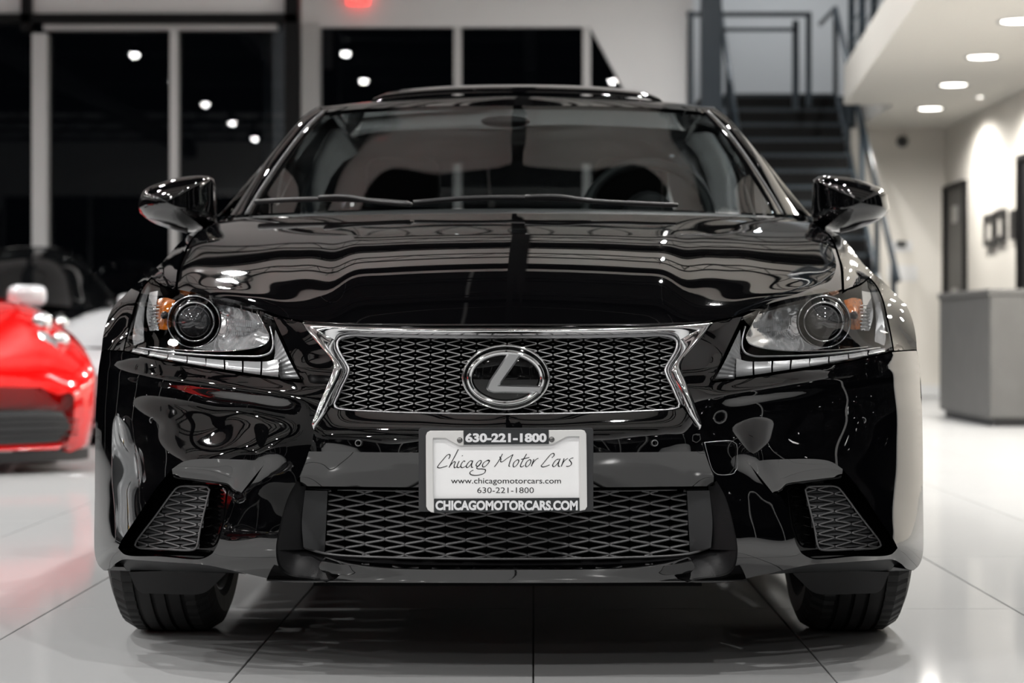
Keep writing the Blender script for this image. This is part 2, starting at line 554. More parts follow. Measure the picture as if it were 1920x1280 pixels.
def extrude_poly(pts, depth):
    """Polygon (3D, roughly facing -y) with side walls going back along +y."""
    n = len(pts); V = [Vector(p) for p in pts] + [Vector(p) + Vector((0, depth, 0)) for p in pts]
    return V, [tuple(range(n))] + [(i, i + n, (i + 1) % n + n, (i + 1) % n) for i in range(n)]


# ================================================================== THE ROOM
def bg(u, v, D):                       # a point of the background at distance D from the camera plane
    return A(u, v, D + CAMY)
XR = 4.62 + CAMX                       # right wall
XL = -15.0
YB, YF = 19.0, -22.0                   # far wall, wall behind the camera
ZC = 6.7
TW, TL, GAP = 0.61, 1.22, 0.0035
XJ = CAMX                              # a tile joint runs under the camera
YJ = CAMY + 5.21                       # a cross joint

floor = struct(box('floor', XL, XR, YF, YB, -0.12, -0.006, 'grout'), 'dark grout bed under the white floor tiles')
tile_bm = box_bm(GAP / 2, TW - GAP / 2, GAP / 2, TL - GAP / 2, -0.010, 0.0, 0.0012, 1)
tile_me = bpy.data.meshes.new('floor_tile'); tile_bm.to_mesh(tile_me); tile_bm.free()
tile_me.materials.append(MATS['tile'])
tiles = []
i0, i1 = math.floor((XL - XJ) / TW), math.ceil((XR - XJ) / TW)
j0, j1 = math.floor((YF - YJ) / TL), math.ceil((YB - YJ) / TL)
for i in range(i0, i1):
    for j in range(j0, j1):
        x, y = XJ + i * TW, YJ + j * TL
        if x < XL - .01 or x + TW > XR + .35 or y + TL > YB + .8: continue
        D = y + TL - CAMY; cx, cy = x + TW / 2, y + TL / 2
        vis = D > 4.0 and abs((cx - CAMX) / max(D, .1)) < 0.30
        tiles.append((0 if vis else 1, cy if vis else abs(cy) + 100, x, y))
tiles.sort()
for _, _, x, y in tiles[:300]:
    o = bpy.data.objects.new('tile', tile_me); COL.objects.link(o); o.parent = floor; o.location = (x, y, 0)
parts = []
for _, _, x, y in tiles[300:]:
    g = GAP / 2
    v = [Vector((x + g, y + g, 0)), Vector((x + TW - g, y + g, 0)), Vector((x + TW - g, y + TL - g, 0)), Vector((x + g, y + TL - g, 0))]
    v += [p + Vector((0, 0, -.01)) for p in v]
    parts.append((v, [(0, 1, 2, 3), (0, 4, 5, 1), (1, 5, 6, 2), (2, 6, 7, 3), (3, 7, 4, 0)]))
rest = mesh_obj('tile_field', *merge_meshes(parts), 'tile', floor, smooth=False); rest['kind'] = 'stuff'

# --- ceiling: light deck on black joists, a black ridge beam down the middle
ceil = struct(box('ceiling', XL, XR, YF, YB + 3, ZC, ZC + 0.1, 'deck'), 'pale metal deck high above the showroom')
joist_me = None
for k in range(17):
    y = YF + 1.0 + k * 2.4
    bm = bmesh.new()
    box_bm(XL + .05, XR - .05, -0.035, .035, ZC - 0.10, ZC - .005, bm=bm)
    box_bm(XL + .05, XR - .05, -0.035, .035, ZC - 0.62, ZC - 0.54, bm=bm)
    if joist_me is None:
        n = 24; w = (XR - XL - .2) / n
        for q in range(n):
            x = XL + .1 + q * w
            for s in (0, 1):
                a = Vector((x + (w / 2 if s else 0), 0, ZC - (.10 if s else .56))); b = Vector((x + (w if s else w / 2), 0, ZC - (.56 if s else .10)))
                v, f = tube_mesh([a, b], .016, 4)
                vs = [bm.verts.new(p) for p in v]
                for ff in f: bm.faces.new([vs[i] for i in ff])
        joist_me = bpy.data.meshes.new('ceiling_joist'); bm.to_mesh(joist_me); joist_me.materials.append(MATS['steel_black'])
    bm.free()
    o = bpy.data.objects.new('joist', joist_me); COL.objects.link(o); o.parent = ceil; o.location = (0, y, 0)
for x in (-9.6, -4.8, 0.0):
    box('girder', x - .11, x + .11, YF + .1, YB + 2.9, ZC - 1.02, ZC - .64, 'steel_black', ceil)
for k in range(5):
    for j in range(4):                # black panels added over the sedan to darken hood and windshield reflections
        box('added_black_panel', -8.0 + k * 2.5, -5.52 + k * 2.5, 0.2 + j * 1.75, 1.93 + j * 1.75, ZC - .03, ZC - .004, 'steel_black', ceil)
for y in (-13.4, -8.0, -3.2, -.6, 2.6, 7.8, 13.0):
    box('cross_beam', XL + .1, XR - .1, y - .13, y + .13, ZC - .62, ZC - .01, 'steel_black', ceil)

# --- lamps in rows; each has a housing and a glowing disc that is an area light
def lamp_proto():
    t = thing('high_bay_lamp', 'x', 'lamp', (0, 0, 0))
    v, f = lathe_mesh([(0.02, .42), (.05, .40), (.06, .20), (.15, .14), (.21, .02), (.21, 0), (.19, .005)], (0, 0, 0), 'z', 24)
    mesh_obj('housing', v, f, 'steel_black', t)
    v, f = tube_mesh([(0, 0, .42), (0, 0, .70)], .012, 6)
    mesh_obj('stem', v, f, 'steel_black', t)
    v, f = lathe_mesh([(.0001, -.085)] + [(.085 * math.sin(a), -.085 * math.cos(a)) for a in np.linspace(.15, 2.2, 12)], (0, 0, .02), 'z', 20)
    mesh_obj('globe', v, f, 'globe_glow', t)
    return t
protos = lamp_proto()
first = True
LX = (-11.65, -7.53, -3.5, 1.72)
LY = (-19.6, -15.4, -11.2, -7.0, -2.8, 1.4, 5.6, 9.8, 13.9)
for ix, x in enumerate(LX):
    for iy, y in enumerate(LY):
        if x < -10 and y < -10 or y > 12 and x < 1.2: continue
        if first: t = protos; first = False
        else:
            t = protos.copy(); COL.objects.link(t)
            for ch in protos.children:
                c = ch.copy(); COL.objects.link(c); c.parent = t
        t.location = (x, y, 6.0)
        t['label'] = 'black high bay lamp with glowing globe, mirrored as a bright dot'
        t['group'] = 'high bay lamps in rows over the showroom'
        ld = bpy.data.lights.new('lamp_light', 'SPOT'); ld.energy = LAMP_POWER; ld.spot_size = math.radians(150); ld.spot_blend = .6; ld.shadow_soft_size = .07
        ld.color = (1.0, 0.985, 0.965)
        lo = bpy.data.objects.new('lamp_light', ld); COL.objects.link(lo); lo.parent = t; lo.location = (0, 0, -0.12)

# --- walls
struct(box('wall_right', XR, XR + .15, 2.2, YB + 3, 0, ZC, 'wall_cream'), 'cream wall with doors and small pictures')
wr = bpy.data.objects['wall_right']
for nm, wn, x, s in (('wall_left', 'window_6', XL, -1), ('wall_near', 'window_7', XR, 1)):     # night glazing along both sides of the showroom
    y1 = YB if s < 0 else 2.2
    wq = struct(box(nm, min(x, x + .15 * s), max(x, x + .15 * s), YF, y1, 4.2, ZC, 'wall_white'))
    wn_ = struct(box(wn, x + .05 * s, x + .07 * s, YF, y1, .02, 4.2, 'night_pane'))
    for k in range(9):
        y = YF + (y1 - YF) * k / 8
        box('mullion', min(x, x + .12 * s), max(x, x + .12 * s), y - .04, y + .04, 0, 4.2, 'mullion' if k < 99 else 'mullion', wn_)
# wall behind the camera: black night glazing above a low sill
wf = struct(box('wall_front', XL, XR, YF - .15, YF, 0, 0.3, 'plastic_grey'))
box('header', XL, XR, YF - .15, YF, 4.6, ZC, 'wall_white', wf)
for k in range(9):
    x = XL + (XR - XL) * k / 8
    box('mullion', x - .04, x + .04, YF - .10, YF + .02, .5, 4.6, 'mullion', wf)
wfg = struct(box('window_5', XL, XR, YF - .08, YF - .06, .5, 4.6, 'night_pane'))

# far wall, middle part (D = 22): header, pier, sloping return, glazing between
DM = 22.0; yM = DM + CAMY
def rect_from_px(u0, u1, v0, v1, D):
    a, b = bg(u0, v1, D), bg(u1, v0, D)
    return a.x, b.x, a.z, b.z
xa, xb, za, zb = rect_from_px(602, 1100, 50, 620, DM)
x_m0 = bg(546, 0, DM).x; x_m1 = bg(1300, 0, DM).x
wb = struct(box('wall_back', x_m0, x_m1, yM, yM + .2, zb, ZC, 'wall_white'), 'light grey wall above the dark glazing')
pier0 = box('pier', x_m0 - 0.02, bg(562, 0, DM).x, yM - .02, yM + .2, 0, zb, 'steel_black', wb)
box('pier', bg(566, 0, DM).x, bg(600, 0, DM).x, yM - .06, yM + .18, 0, zb + .02, 'mullion', wb)
# sloped white return at the end of the glazing
sl = [bg(1106, 50, DM), bg(1300, 50, DM), Vector((bg(1300, 0, DM).x, yM, 0)), Vector((bg(1300, 0, DM).x - .01, yM, 0)), bg(1240, 290, DM), bg(1168, 165, DM)]
mesh_obj('sloped_return', *extrude_poly([q + Vector((0, -.012, 0)) for q in reversed(sl)], .18), 'wall_white', wb, smooth=False)
w1 = struct(box('window_1', xa, bg(1298, 0, DM).x, yM + .09, yM + .10, 0.05, zb, 'night_pane'), 'black night window with lamp reflections behind the sedan roof')
for u in (858, 1100):
    x = bg(u, 0, DM).x
    box('mullion', x - .042, x + .042, yM - .01, yM + .14, 0, zb, 'mullion', w1)
box('sill', xa, bg(1298, 0, DM).x, yM - .01, yM + .14, 0, .10, 'mullion', w1)

# far wall, left part (D = 20): storefront with light mullions under a black steel frame
DL = 20.0; yL = DL + CAMY
x_l1 = bg(548, 0, DL).x
wl = struct(box('wall_storefront', XL, x_l1, yL, yL + .2, bg(0, 30, DL).z, ZC, 'wall_white'), 'grey wall panel above the black storefront beam')
w2 = struct(box('window_2', XL, x_l1, yL + .08, yL + .09, 0.05, bg(0, 46, DL).z, 'night_pane'), 'tall black storefront window with bright dots of reflected lamps')
box('steel_beam', XL, x_l1 + .06, yL - .10, yL + .12, bg(0, 45, DL).z, bg(0, 28, DL).z, 'steel_black', wl)
box('steel_post', bg(536, 0, DL).x, bg(562, 0, DL).x, yL - .10, yL + .14, 0, ZC - 1, 'steel_black', wl)
box('steel_post', bg(43, 0, DL).x, bg(62, 0, DL).x, yL - .10, yL + .14, bg(0, 60, DL).z, ZC - 1, 'steel_black', wl)
box('head_rail', bg(82, 0, DL).x, bg(520, 0, DL).x, yL - .02, yL + .12, bg(0, 56, DL).z, bg(0, 46, DL).z, 'mullion', w2)
for u0, u1, vt in ((62, 90, 64), (320, 334, 56)):
    box('mullion', bg(u0, 0, DL).x, bg(u1, 0, DL).x, yL - .05, yL + .13, 0, bg(0, vt, DL).z, 'mullion', w2)
for k in range(3):
    x = bg(62, 0, DL).x - 1.3 * (k + 1) - .3
    box('mullion', x - .05, x + .05, yL - .05, yL + .13, 0, bg(0, 64, DL).z, 'mullion', w2)
box('sill', XL, x_l1, yL - .03, yL + .13, 0, .12, 'mullion', w2)
# return wall between the two depths
struct(box('wall_return', x_m0 - .06, x_m0 + .02, yL + .2, yM, 0, ZC, 'wall_white'))
# night outside
struct(box('ground_outside', -40, 20, YB + 3.2, YB + 40, -.3, -.2, 'night_ground'), 'dark ground outside the windows')

# exit sign on the wall, its lower edge in frame, letters face the room
ex = thing('exit_sign', 'glowing red exit sign on the grey wall above the windows', 'sign', bg(672, 8, DM - .1))
ea, eb = bg(650, 8, DM - .12), bg(692, -20, DM - .12)
bm_obj('sign_box', box_bm(ea.x, eb.x, ea.y, ea.y + .05, ea.z, eb.z, .008), 'exit_red', ex)
v, f = text_mesh('EXIT', 653, 689, -16, 4, DM - .12 + CAMY - .002)
mesh_obj('lettering', v, f, 'paint_white', ex, smooth=False)

# --- mezzanine on the right: slab, fascia, railing
ZS, ZT = 3.0, 3.38
def edge_x(D): return 2.65 + CAMX + (D - 14.1) * (0.43 / 5.9)
D0, D1 = 6.3, 23.0
e0, e1 = edge_x(D0), edge_x(20.6)
ve = [Vector((e0, D0 + CAMY, ZS)), Vector((XR, D0 + CAMY, ZS)), Vector((XR, D1 + CAMY, ZS)), Vector((3.62 + CAMX, D1 + CAMY, ZS)), Vector((3.62 + CAMX, 20.6 + CAMY, ZS)), Vector((e1, 20.6 + CAMY, ZS))]
n = len(ve)
V = ve + [q + Vector((0, 0, ZT - ZS)) for q in ve]
mz = struct(mesh_obj('ceiling_mezzanine', V, [tuple(range(n))[::-1], tuple(range(n, 2 * n))] + [(i, (i + 1) % n, (i + 1) % n + n, i + n) for i in range(n)], 'soffit', smooth=False), 'cream soffit of the upper floor with round downlights')
rl = thing('balcony_railing', 'dark navy steel railing along the edge of the upper floor', 'railing', (edge_x(15) + .06, 15 + CAMY, ZT))
for h in (1.05, .95):
    mesh_obj('rail', *tube_mesh([(edge_x(D) + .06, D + CAMY, ZT + h) for D in (6.0, 13.0, 20.5)], .028, 8), 'steel_navy', rl)
for k in range(4):
    mesh_obj('cable', *tube_mesh([(edge_x(D) + .06, D + CAMY, ZT + .18 + k * .2) for D in (6.0, 13.0, 20.5)], .008, 6), 'steel_navy', rl)
for k in range(13):
    D = 6.0 + k * 1.2
    box('post', edge_x(D) + .03, edge_x(D) + .09, D + CAMY - .03, D + CAMY + .03, ZT - .25, ZT + 1.05, 'steel_navy', rl)

# downlights in the soffit
for k, (D, X) in enumerate(((20.9, 4.05), (18.9, 3.88), (17.0, 3.73), (15.05, 3.56), (13.0, 3.4), (11.0, 3.25), (9.0, 3.1), (7.2, 2.97))):
    t = thing('downlight', ('round downlight in the cream soffit, nearest to the far wall', 'round downlight in the cream soffit, second from the far wall', 'round downlight in the cream soffit, third from the far wall',
              'round downlight in the cream soffit, fourth from the far wall at the photo edge')[min(k, 3)] if k < 4 else 'round downlight of the same row, beyond the photo edge', 'light', (X + CAMX, D + CAMY, ZS), 'downlights in the mezzanine soffit')
    v, f = lathe_mesh([(.150, 0), (.152, -.012), (.140, -.016), (.122, -.004), (.118, .0)], (X + CAMX, D + CAMY, ZS), 'z', 32); mesh_obj('trim_ring', v, f, 'paint_white', t)
    v, f = lathe_mesh([(0.0001, -.005), (.118, -.005)], (X + CAMX, D + CAMY, ZS), 'z', 32); mesh_obj('diffuser', v, [tuple(reversed(q)) for q in f], 'lamp_glow', t)
    ld = bpy.data.lights.new('downlight_beam', 'SPOT'); ld.energy = DOWN_POWER * 12 * (.85 if k < 3 else 1.25); ld.spot_size = math.radians(168); ld.spot_blend = .6; ld.shadow_soft_size = .1
    ld.color = (1.0, 0.955, 0.89)
    lo = bpy.data.objects.new('downlight_beam', ld); COL.objects.link(lo); lo.parent = t; lo.location = (0, 0, -.03)
# wall washers close to the right wall: their scallops show on the cream wall
for k, D in enumerate((19.9, 17.6, 15.3, 13.0, 10.7, 8.4)):
    X = XR - .28
    t = thing('wall_washer', ('small recessed spot washing the wall beside the open dark door' if k == 0 else 'small recessed spot washing the wall further out of frame'), 'light', (X, D + CAMY, ZS), 'wall washers along the cream wall')
    v, f = lathe_mesh([(.060, 0), (.062, -.008), (.050, -.010), (.045, 0)], (X, D + CAMY, ZS), 'z', 20); mesh_obj('trim_ring', v, f, 'paint_white', t)
    v, f = lathe_mesh([(0.0001, -.002), (.045, -.002)], (X, D + CAMY, ZS), 'z', 20); mesh_obj('diffuser', v, [tuple(reversed(q)) for q in f], 'lamp_glow', t)
    ld = bpy.data.lights.new('washer_beam', 'SPOT'); ld.energy = 10; ld.spot_size = math.radians(84); ld.spot_blend = 1.0; ld.shadow_soft_size = .04
    ld.color = (1.0, 0.97, 0.92)
    lo = bpy.data.objects.new('washer_beam', ld); COL.objects.link(lo); lo.parent = t; lo.location = (0, 0, -.02); lo.rotation_euler = (0, math.radians(10), 0)

# back wall of the recess, with detector and thermostat
DB = 23.0; yB = DB + CAMY
struct(box('wall_recess', 3.56 + CAMX, XR, yB, yB + .15, 0, ZS, 'wall_cream'), 'cream wall at the far end under the soffit')
struct(box('baseboard_back', 3.56 + CAMX, XR, yB - .02, yB, 0, .12, 'paint_white'))
struct(box('baseboard_right', XR - .02, XR, 16.0, 17.55, 0, .12, 'paint_white'))
q = bg(1692, 265, DB)
t = thing('wall_detector', 'small round grey detector high on the cream wall', 'detector', q)
mesh_obj('body', *lathe_mesh([(0.0001, -.05), (.03, -.05), (.045, -.03), (.05, 0)], q, 'y', 20), 'interior_grey', t)
mesh_obj('rim', *lathe_mesh([(.05, -.012), (.065, -.01), (.07, 0)], q, 'y', 20), 'concrete', t)
q = bg(1690, 460, DB)
t = thing('thermostat', 'small thermostat box on the cream wall beside the mirror', 'thermostat', q)
bm_obj('backplate', box_bm(q.x - .12, q.x + .12, q.y - .012, q.y, q.z - .07, q.z + .05, .004), 'paint_white', t)
bm_obj('display', box_bm(q.x - .06, q.x + .05, q.y - .04, q.y - .012, q.z - .02, q.z + .05, .006), 'interior_grey', t)
q = bg(1692, 512, DB)
t = thing('switch_plate', 'white switch plate below the thermostat', 'switch', q)
bm_obj('plate', box_bm(q.x - .17, q.x + .17, q.y - .010, q.y, q.z - .09, q.z + .09, .004), 'paint_white', t)
for k in range(3): bm_obj('rocker', box_bm(q.x - .12 + k * .09, q.x - .06 + k * .09, q.y - .016, q.y - .010, q.z - .05, q.z + .05, .003), 'paint_white', t)

# doors on the right wall
def wall_door(n, Da, Db, ztop, label, leaf=True):
    d = struct(box('door_%d' % n, XR - .015, XR + .01, Da + CAMY, Db + CAMY, 0.01, ztop, 'door_black'), label)
    for (a, b) in ((Da - .06, Da), (Db, Db + .06)): box('jamb', XR - .05, XR, a + CAMY, b + CAMY, 0, ztop + .06, 'steel_black', d)
    box('head', XR - .05, XR, Da + CAMY, Db + CAMY, ztop, ztop + .06, 'steel_black', d)
    if leaf:
        for z in (.25, 1.1, 2.0): box('hinge', XR - .030, XR - .015, (Da + Db) / 2 + CAMY - .12, (Da + Db) / 2 + CAMY + .12, z - .09, z + .09, 'hinge', d)
wall_door(1, 21.85, 22.85, 2.28, 'dark door standing in the cream wall near the far corner')
wall_door(2, 17.6, 19.35, 2.32, 'dark doorway at the photo edge above the reception desk', False)
for k, (Da, Db, z0, z1) in enumerate(((20.42, 20.86, 1.58, 1.90), (19.98, 20.38, 1.60, 1.92), (19.52, 19.70, 1.60, 1.88))):
    t = thing('picture_frame', ('small black framed print next to the dark door', 'small black framed print in the middle of the three', 'narrow black framed print closest to the reception desk')[k], 'picture', (XR, (Da + Db) / 2 + CAMY, z0), 'framed prints on the cream wall')
    fr = .06
    bm = bmesh.new()
    for (ya, yb_, za_, zb_) in ((Da, Db, z0, z0 + fr), (Da, Db, z1 - fr, z1), (Da, Da + fr * 1.3, z0 + fr, z1 - fr), (Db - fr * 1.3, Db, z0 + fr, z1 - fr)):
        box_bm(XR - .04, XR, ya + CAMY, yb_ + CAMY, za_, zb_, bm=bm)
    bm_obj('frame', bm, 'door_black', t)
    bm_obj('print', box_bm(XR - .02, XR - .004, Da + .05 + CAMY, Db - .05 + CAMY, z0 + .05, z1 - .05), 'art', t)

# reception desk
a, b = bg(1853, 800, 15.35), bg(1853, 541, 15.35)
XDK = XR - .10
dk = thing('reception_desk', 'grey concrete-look reception desk in front of the cream wall', 'desk', (a.x + .5, a.y + .5, 0))
bm_obj('body', box_bm(a.x + .012, XDK, a.y + .012, a.y + 1.9, .06, b.z - .05, .004), 'concrete', dk)
bm_obj('countertop', box_bm(a.x, XDK, a.y, a.y + 1.92, b.z - .05, b.z, .006), 'concrete', dk)
bm_obj('plinth', box_bm(a.x + .05, XDK, a.y + .05, a.y + 1.85, 0, .06), 'plastic_grey', dk)
for k in range(2): bm_obj('front_panel', box_bm(a.x + .02 + k * .54, a.x + .55 + k * .54, a.y, a.y + .012, .07, b.z - .06, .003), 'concrete', dk)

# --- steel staircase rising away to the upper floor
ZL = 3.40; DS = 23.3
sx0, sx1 = 355 / 165.0 + CAMX, 562 / 165.0 + CAMX
st = thing('steel_staircase', 'straight dark navy steel staircase climbing to the white upper landing', 'staircase', ((sx0 + sx1) / 2, 17.5, 0))
NS = 18; rise = ZL / NS; run = .235
for k in range(NS):
    z = ZL - k * rise; y = DS + CAMY - k * run
    box('tread', sx0, sx1, y - run - .02, y + .02, z - .04, z, 'steel_navy', st)
    box('riser', sx0, sx1, y - .012 - run, y - run, z - rise, z - .04, 'steel_black', st)
for x in (sx0 - .05, sx1 + .01):
    yt, yb = DS + CAMY + .02, DS + CAMY - NS * run
    pts = [(yb - .05, .0), (yb + .30, .0), (yt, ZL - .28), (yt, ZL + .06), (yb - .05, .22)]
    v = [Vector((x, y, z)) for y, z in pts] + [Vector((x + .04, y, z)) for y, z in pts]; n = len(pts)
    mesh_obj('stringer', v, [tuple(range(n)), tuple(range(n, 2 * n))[::-1]] + [(i, i + n, (i + 1) % n + n, (i + 1) % n) for i in range(n)], 'steel_navy', st, smooth=False)
for x, up in ((sx0 - .03, 1.0), (sx1 + .03, 1.0)):
    yt, yb = DS + CAMY, DS + CAMY - (NS - 1) * run
    mesh_obj('handrail', *tube_mesh([(x, yb, .2 + up), (x, yt, ZL + up), (x, yt + 1.2, ZL + up)], .03, 8), 'steel_navy', st)
    for k in range(0, NS + 1, 4):
        y = yt - k * run; z = ZL - k * rise
        box('baluster', x - .025, x + .025, y - .02, y + .02, z - .1, z + up, 'steel_navy', st)
# broad leaning plate that closes the far side of the stair
x = sx1 + .14
# landing structure and wall behind it
DP = 21.7; yP = DP + CAMY
lf = st
box('landing_post', bg(1314, 0, DP).x, bg(1352, 0, DP).x, yP - .10, yP + .10, 0, bg(0, -60, DP).z, 'steel_navy', lf)
box('landing_post', bg(1290, 0, DP).x, bg(1300, 0, DP).x, yP, yP + .06, 0, bg(0, 20, DP).z, 'steel_navy', lf)
box('landing_post', bg(1500, 0, DP).x, bg(1512, 0, DP).x, yP + .6, yP + .66, ZL - .25, bg(0, 22, DP).z, 'steel_navy', lf)
box('landing_post', bg(1519, 0, DP).x, bg(1529, 0, DP).x, yP + .3, yP + .36, ZL - .25, bg(0, 16, DP).z, 'steel_navy', lf)
box('landing_bar', bg(1290, 0, DP).x, bg(1529, 0, DP).x, yP + .30, yP + .36, bg(0, 22, DP).z, bg(0, 14, DP).z, 'steel_navy', lf)
box('landing_bar', bg(1352, 0, DP).x, bg(1512, 0, DP).x, yP + .60, yP + .66, bg(0, 42, DP).z, bg(0, 36, DP).z, 'steel_navy', lf)
struct(box('floor_landing', sx0 - .25, XR, DS + CAMY, YB + 3, ZL - .3, ZL, 'steel_navy'))
struct(box('wall_upper', bg(1340, 0, 24).x - .3, XR, YB + 2.7, YB + 2.85, ZL - .3, ZC, 'wall_white'), 'pale blue-grey wall behind the upper landing')
struct(box('wall_stair', sx0 - .7, 3.56 + CAMX, YB + .9, YB + 1.0, 0, ZL - .3, 'wall_white'))
ld = bpy.data.lights.new('landing_light', 'AREA'); ld.shape = 'DISK'; ld.size = .5; ld.energy = 50; ld.color = (.88, .94, 1.0)
t = thing('landing_lamp', 'round ceiling lamp over the upper landing', 'lamp', (3.0, YB + .6, 6.2))
mesh_obj('housing', *lathe_mesh([(.02, .2), (.2, .15), (.27, .02), (.27, 0)], (3.0, YB + .6, 6.2), 'z', 20), 'steel_black', t)
lo = bpy.data.objects.new('landing_light', ld); COL.objects.link(lo); lo.parent = t; lo.location = (0, 0, -.004)

# ================================================================== THE BLACK SEDAN
car = thing('sedan', 'glossy black sedan with mesh grille and white dealer plate, facing the camera', 'car', (0, 2.4, 0))

# --- shared edge curves (right half, photo pixels + depth)
HOOD_NOSE = [Cn(607, .115), A(1100, 607, .122), A(1200, 606, .135), A(1262, 605, .150), A(1338, 601, .185), A(1366, 595, .205), A(1393, 587, .24), A(1425, 574, .29), A(1467, 562, .36), A(1510, 554, .43), A(1549, 548, .51), A(1578, 542, .57)]
HOOD_SIDE = [A(1578, 542, .57), A(1576, 503, .73), A(1569, 477, .89), A(1561, 454, 1.05), A(1548, 435, 1.22), A(1532, 424, 1.36), A(1518, 417, 1.45), A(1492, 411, 1.56)]
HOOD_REAR = [A(1492, 411, 1.56), A(1440, 408, 1.42), A(1300, 404, 1.25), A(1150, 401, 1.15), Cn(400, 1.10)]
HL_TOP = [R(1393, 593), A(1425, 579.5, .30), A(1467, 566.5, .37), A(1510, 557.5, .44), A(1549, 551, .52), A(1585, 545, .585), A(1613, 535, .665), A(1629, 522.5, .74)]
HL_OUT = [A(1629, 522.5, .74), A(1640, 534, .70), A(1653, 560, .62), A(1661, 594, .54), A(1669, 629, .475), R(1673.5, 657)]
HL_BOT = [R(1673.5, 657), R(1632, 667.5), R(1579, 678.5), R(1525, 688.5), R(1472, 696.5), R(1419, 704.5), R(1366, 710.5), R(1335.5, 714)]
HL_IN = [R(1335.5, 714), R(1363, 656), R(1393, 593)]
SILH_UP = [A(1719, 655, .505), A(1717, 629, .55), A(1709, 594, .63), A(1697, 570, .70), A(1684, 557, .75), A(1664, 535, .85), A(1640, 514, .96), A(1621, 497, 1.06), A(1603, 475, 1.20), A(1583, 450, 1.38), A(1562, 434, 1.52), A(1535, 419, 1.66), A(1505, 405, 1.76)]
CH_OUT = [Cn(614, .078), A(1100, 614, .082), A(1200, 612, .10), A(1250, 611, .115), A(1300, 607, .14), A(1336, 603.5, .168)]
LEG_OUT = [R(1337, 605), R(1322, 625), R(1300, 651), R(1282, 671), R(1276.5, 686), R(1281, 703), R(1291, 728), R(1303, 757), R(1312, 780), R(1316, 795), R(1311, 804)]

# --- hood: a smooth patch between the nose edge, the cowl edge, the centre profile and the side edge
def smooth_curve(pts, n, sig, mirror0):
    P = resample(catmull(pts, .01), n); A_ = np.array([tuple(p) for p in P]); m = int(sig * 4)
    pre = A_[1:m + 1][::-1].copy()
    if mirror0: pre[:, 0] *= -1
    else: pre = 2 * A_[0] - pre
    post = 2 * A_[-1] - A_[-m - 1:-1][::-1]
    E_ = np.vstack([pre, A_, post]); k = np.exp(-.5 * (np.arange(-m, m + 1) / sig) ** 2); k /= k.sum()
    return np.stack([np.convolve(E_[:, c], k, mode='valid') for c in range(3)], 1)
NS_, NT_ = 72, 90
c0 = smooth_curve(HOOD_NOSE, NS_, 2.0, True); c1 = smooth_curve(list(reversed(HOOD_REAR)), NS_, 3.0, True)
d0 = smooth_curve([HOOD_NOSE[0]] + [Vector((0, y, z)) for y, z in ((.135, .740), (.165, .763), (.22, .797), (.30, .832), (.40, .865), (.55, .903), (.75, .942), (.95, .976))] + [HOOD_REAR[-1]], NT_, 4.0, False)
d1 = smooth_curve(HOOD_SIDE, NT_, 4.0, False)
c0[0] = d0[0]; c1[0] = d0[-1]; c0[-1] = d1[0]; c1[-1] = d1[-1]
hv = []
for it in range(NT_):
    t = it / (NT_ - 1)
    for js in range(NS_):
        s = js / (NS_ - 1); f_ = s * s
        p = (1 - t) * c0[js] + t * c1[js] + (1 - f_) * d0[it] + f_ * d1[it] - ((1 - t) * ((1 - f_) * c0[0] + f_ * c0[-1]) + t * ((1 - f_) * c1[0] + f_ * c1[-1]))
        w = (1 - math.exp(-(t / .10) ** 2)) * (1 - math.exp(-((1 - t) / .15) ** 2)) * (1 - math.exp(-((1 - s) / .14) ** 2))
        x = p[0]
        dz = -.021 / (1 + math.exp(-(x - .345 - .10 * t) / (.017 + .025 * t))) * (1 - .75 * t) + .004 * math.exp(-((x - .32 - .1 * t) / .05) ** 2)
        hv.append(Vector((p[0], p[1], p[2] + dz * w)))
hf = []
for it in range(NT_ - 1):
    for js in range(NS_ - 1):
        a = it * NS_ + js; hf.append((a, a + 1, a + NS_ + 1, a + NS_))
edge_ids = [js for js in range(NS_)] + [it * NS_ + NS_ - 1 for it in range(1, NT_)] + [(NT_ - 1) * NS_ + js for js in range(NS_ - 2, -1, -1)]
nb = len(hv); hv += [hv[i].copy() for i in edge_ids] + [hv[i] + Vector((0, .014, -.016)) for i in edge_ids]
ne = len(edge_ids)
for k in range(ne - 1): hf.append((nb + k, nb + ne + k, nb + ne + k + 1, nb + k + 1))
mv, mf = mirror_mesh(hv, hf); n_ = len(hv)
rm = {i: (i if abs(p.x) < 1e-5 and i < nb else i + n_) for i, p in enumerate(hv)}
mesh_obj('hood', hv + mv, hf + [tuple(rm[i] for i in f) for f in mf], 'paint', car)

# --- fenders
fender_outline = [[p + Vector((.006, .0, -.001)) for p in HOOD_SIDE], [HOOD_SIDE[-1] + Vector((.006, 0, -.001)), A(1505, 405, 1.76)], list(reversed(SILH_UP)),
                  [A(1719, 655, .505), A(1697, 656, .47), R(1676.5, 657)],
                  [R(1676.5, 657), A(1672, 629, .48), A(1664.5, 594, .545), A(1656, 560, .625), A(1643, 533, .705), A(1630, 518.5, .75)],
                  [A(1630, 518.5, .75), A(1613, 531, .675), HOOD_SIDE[0] + Vector((.006, .0, -.001))]]
fv, ff = panel_mesh(fender_outline, interior=[A(1690, 620, .53)], grid=.08, flange=(0, .02, 0))
pair('fender', fv, ff, 'paint', (car, car))

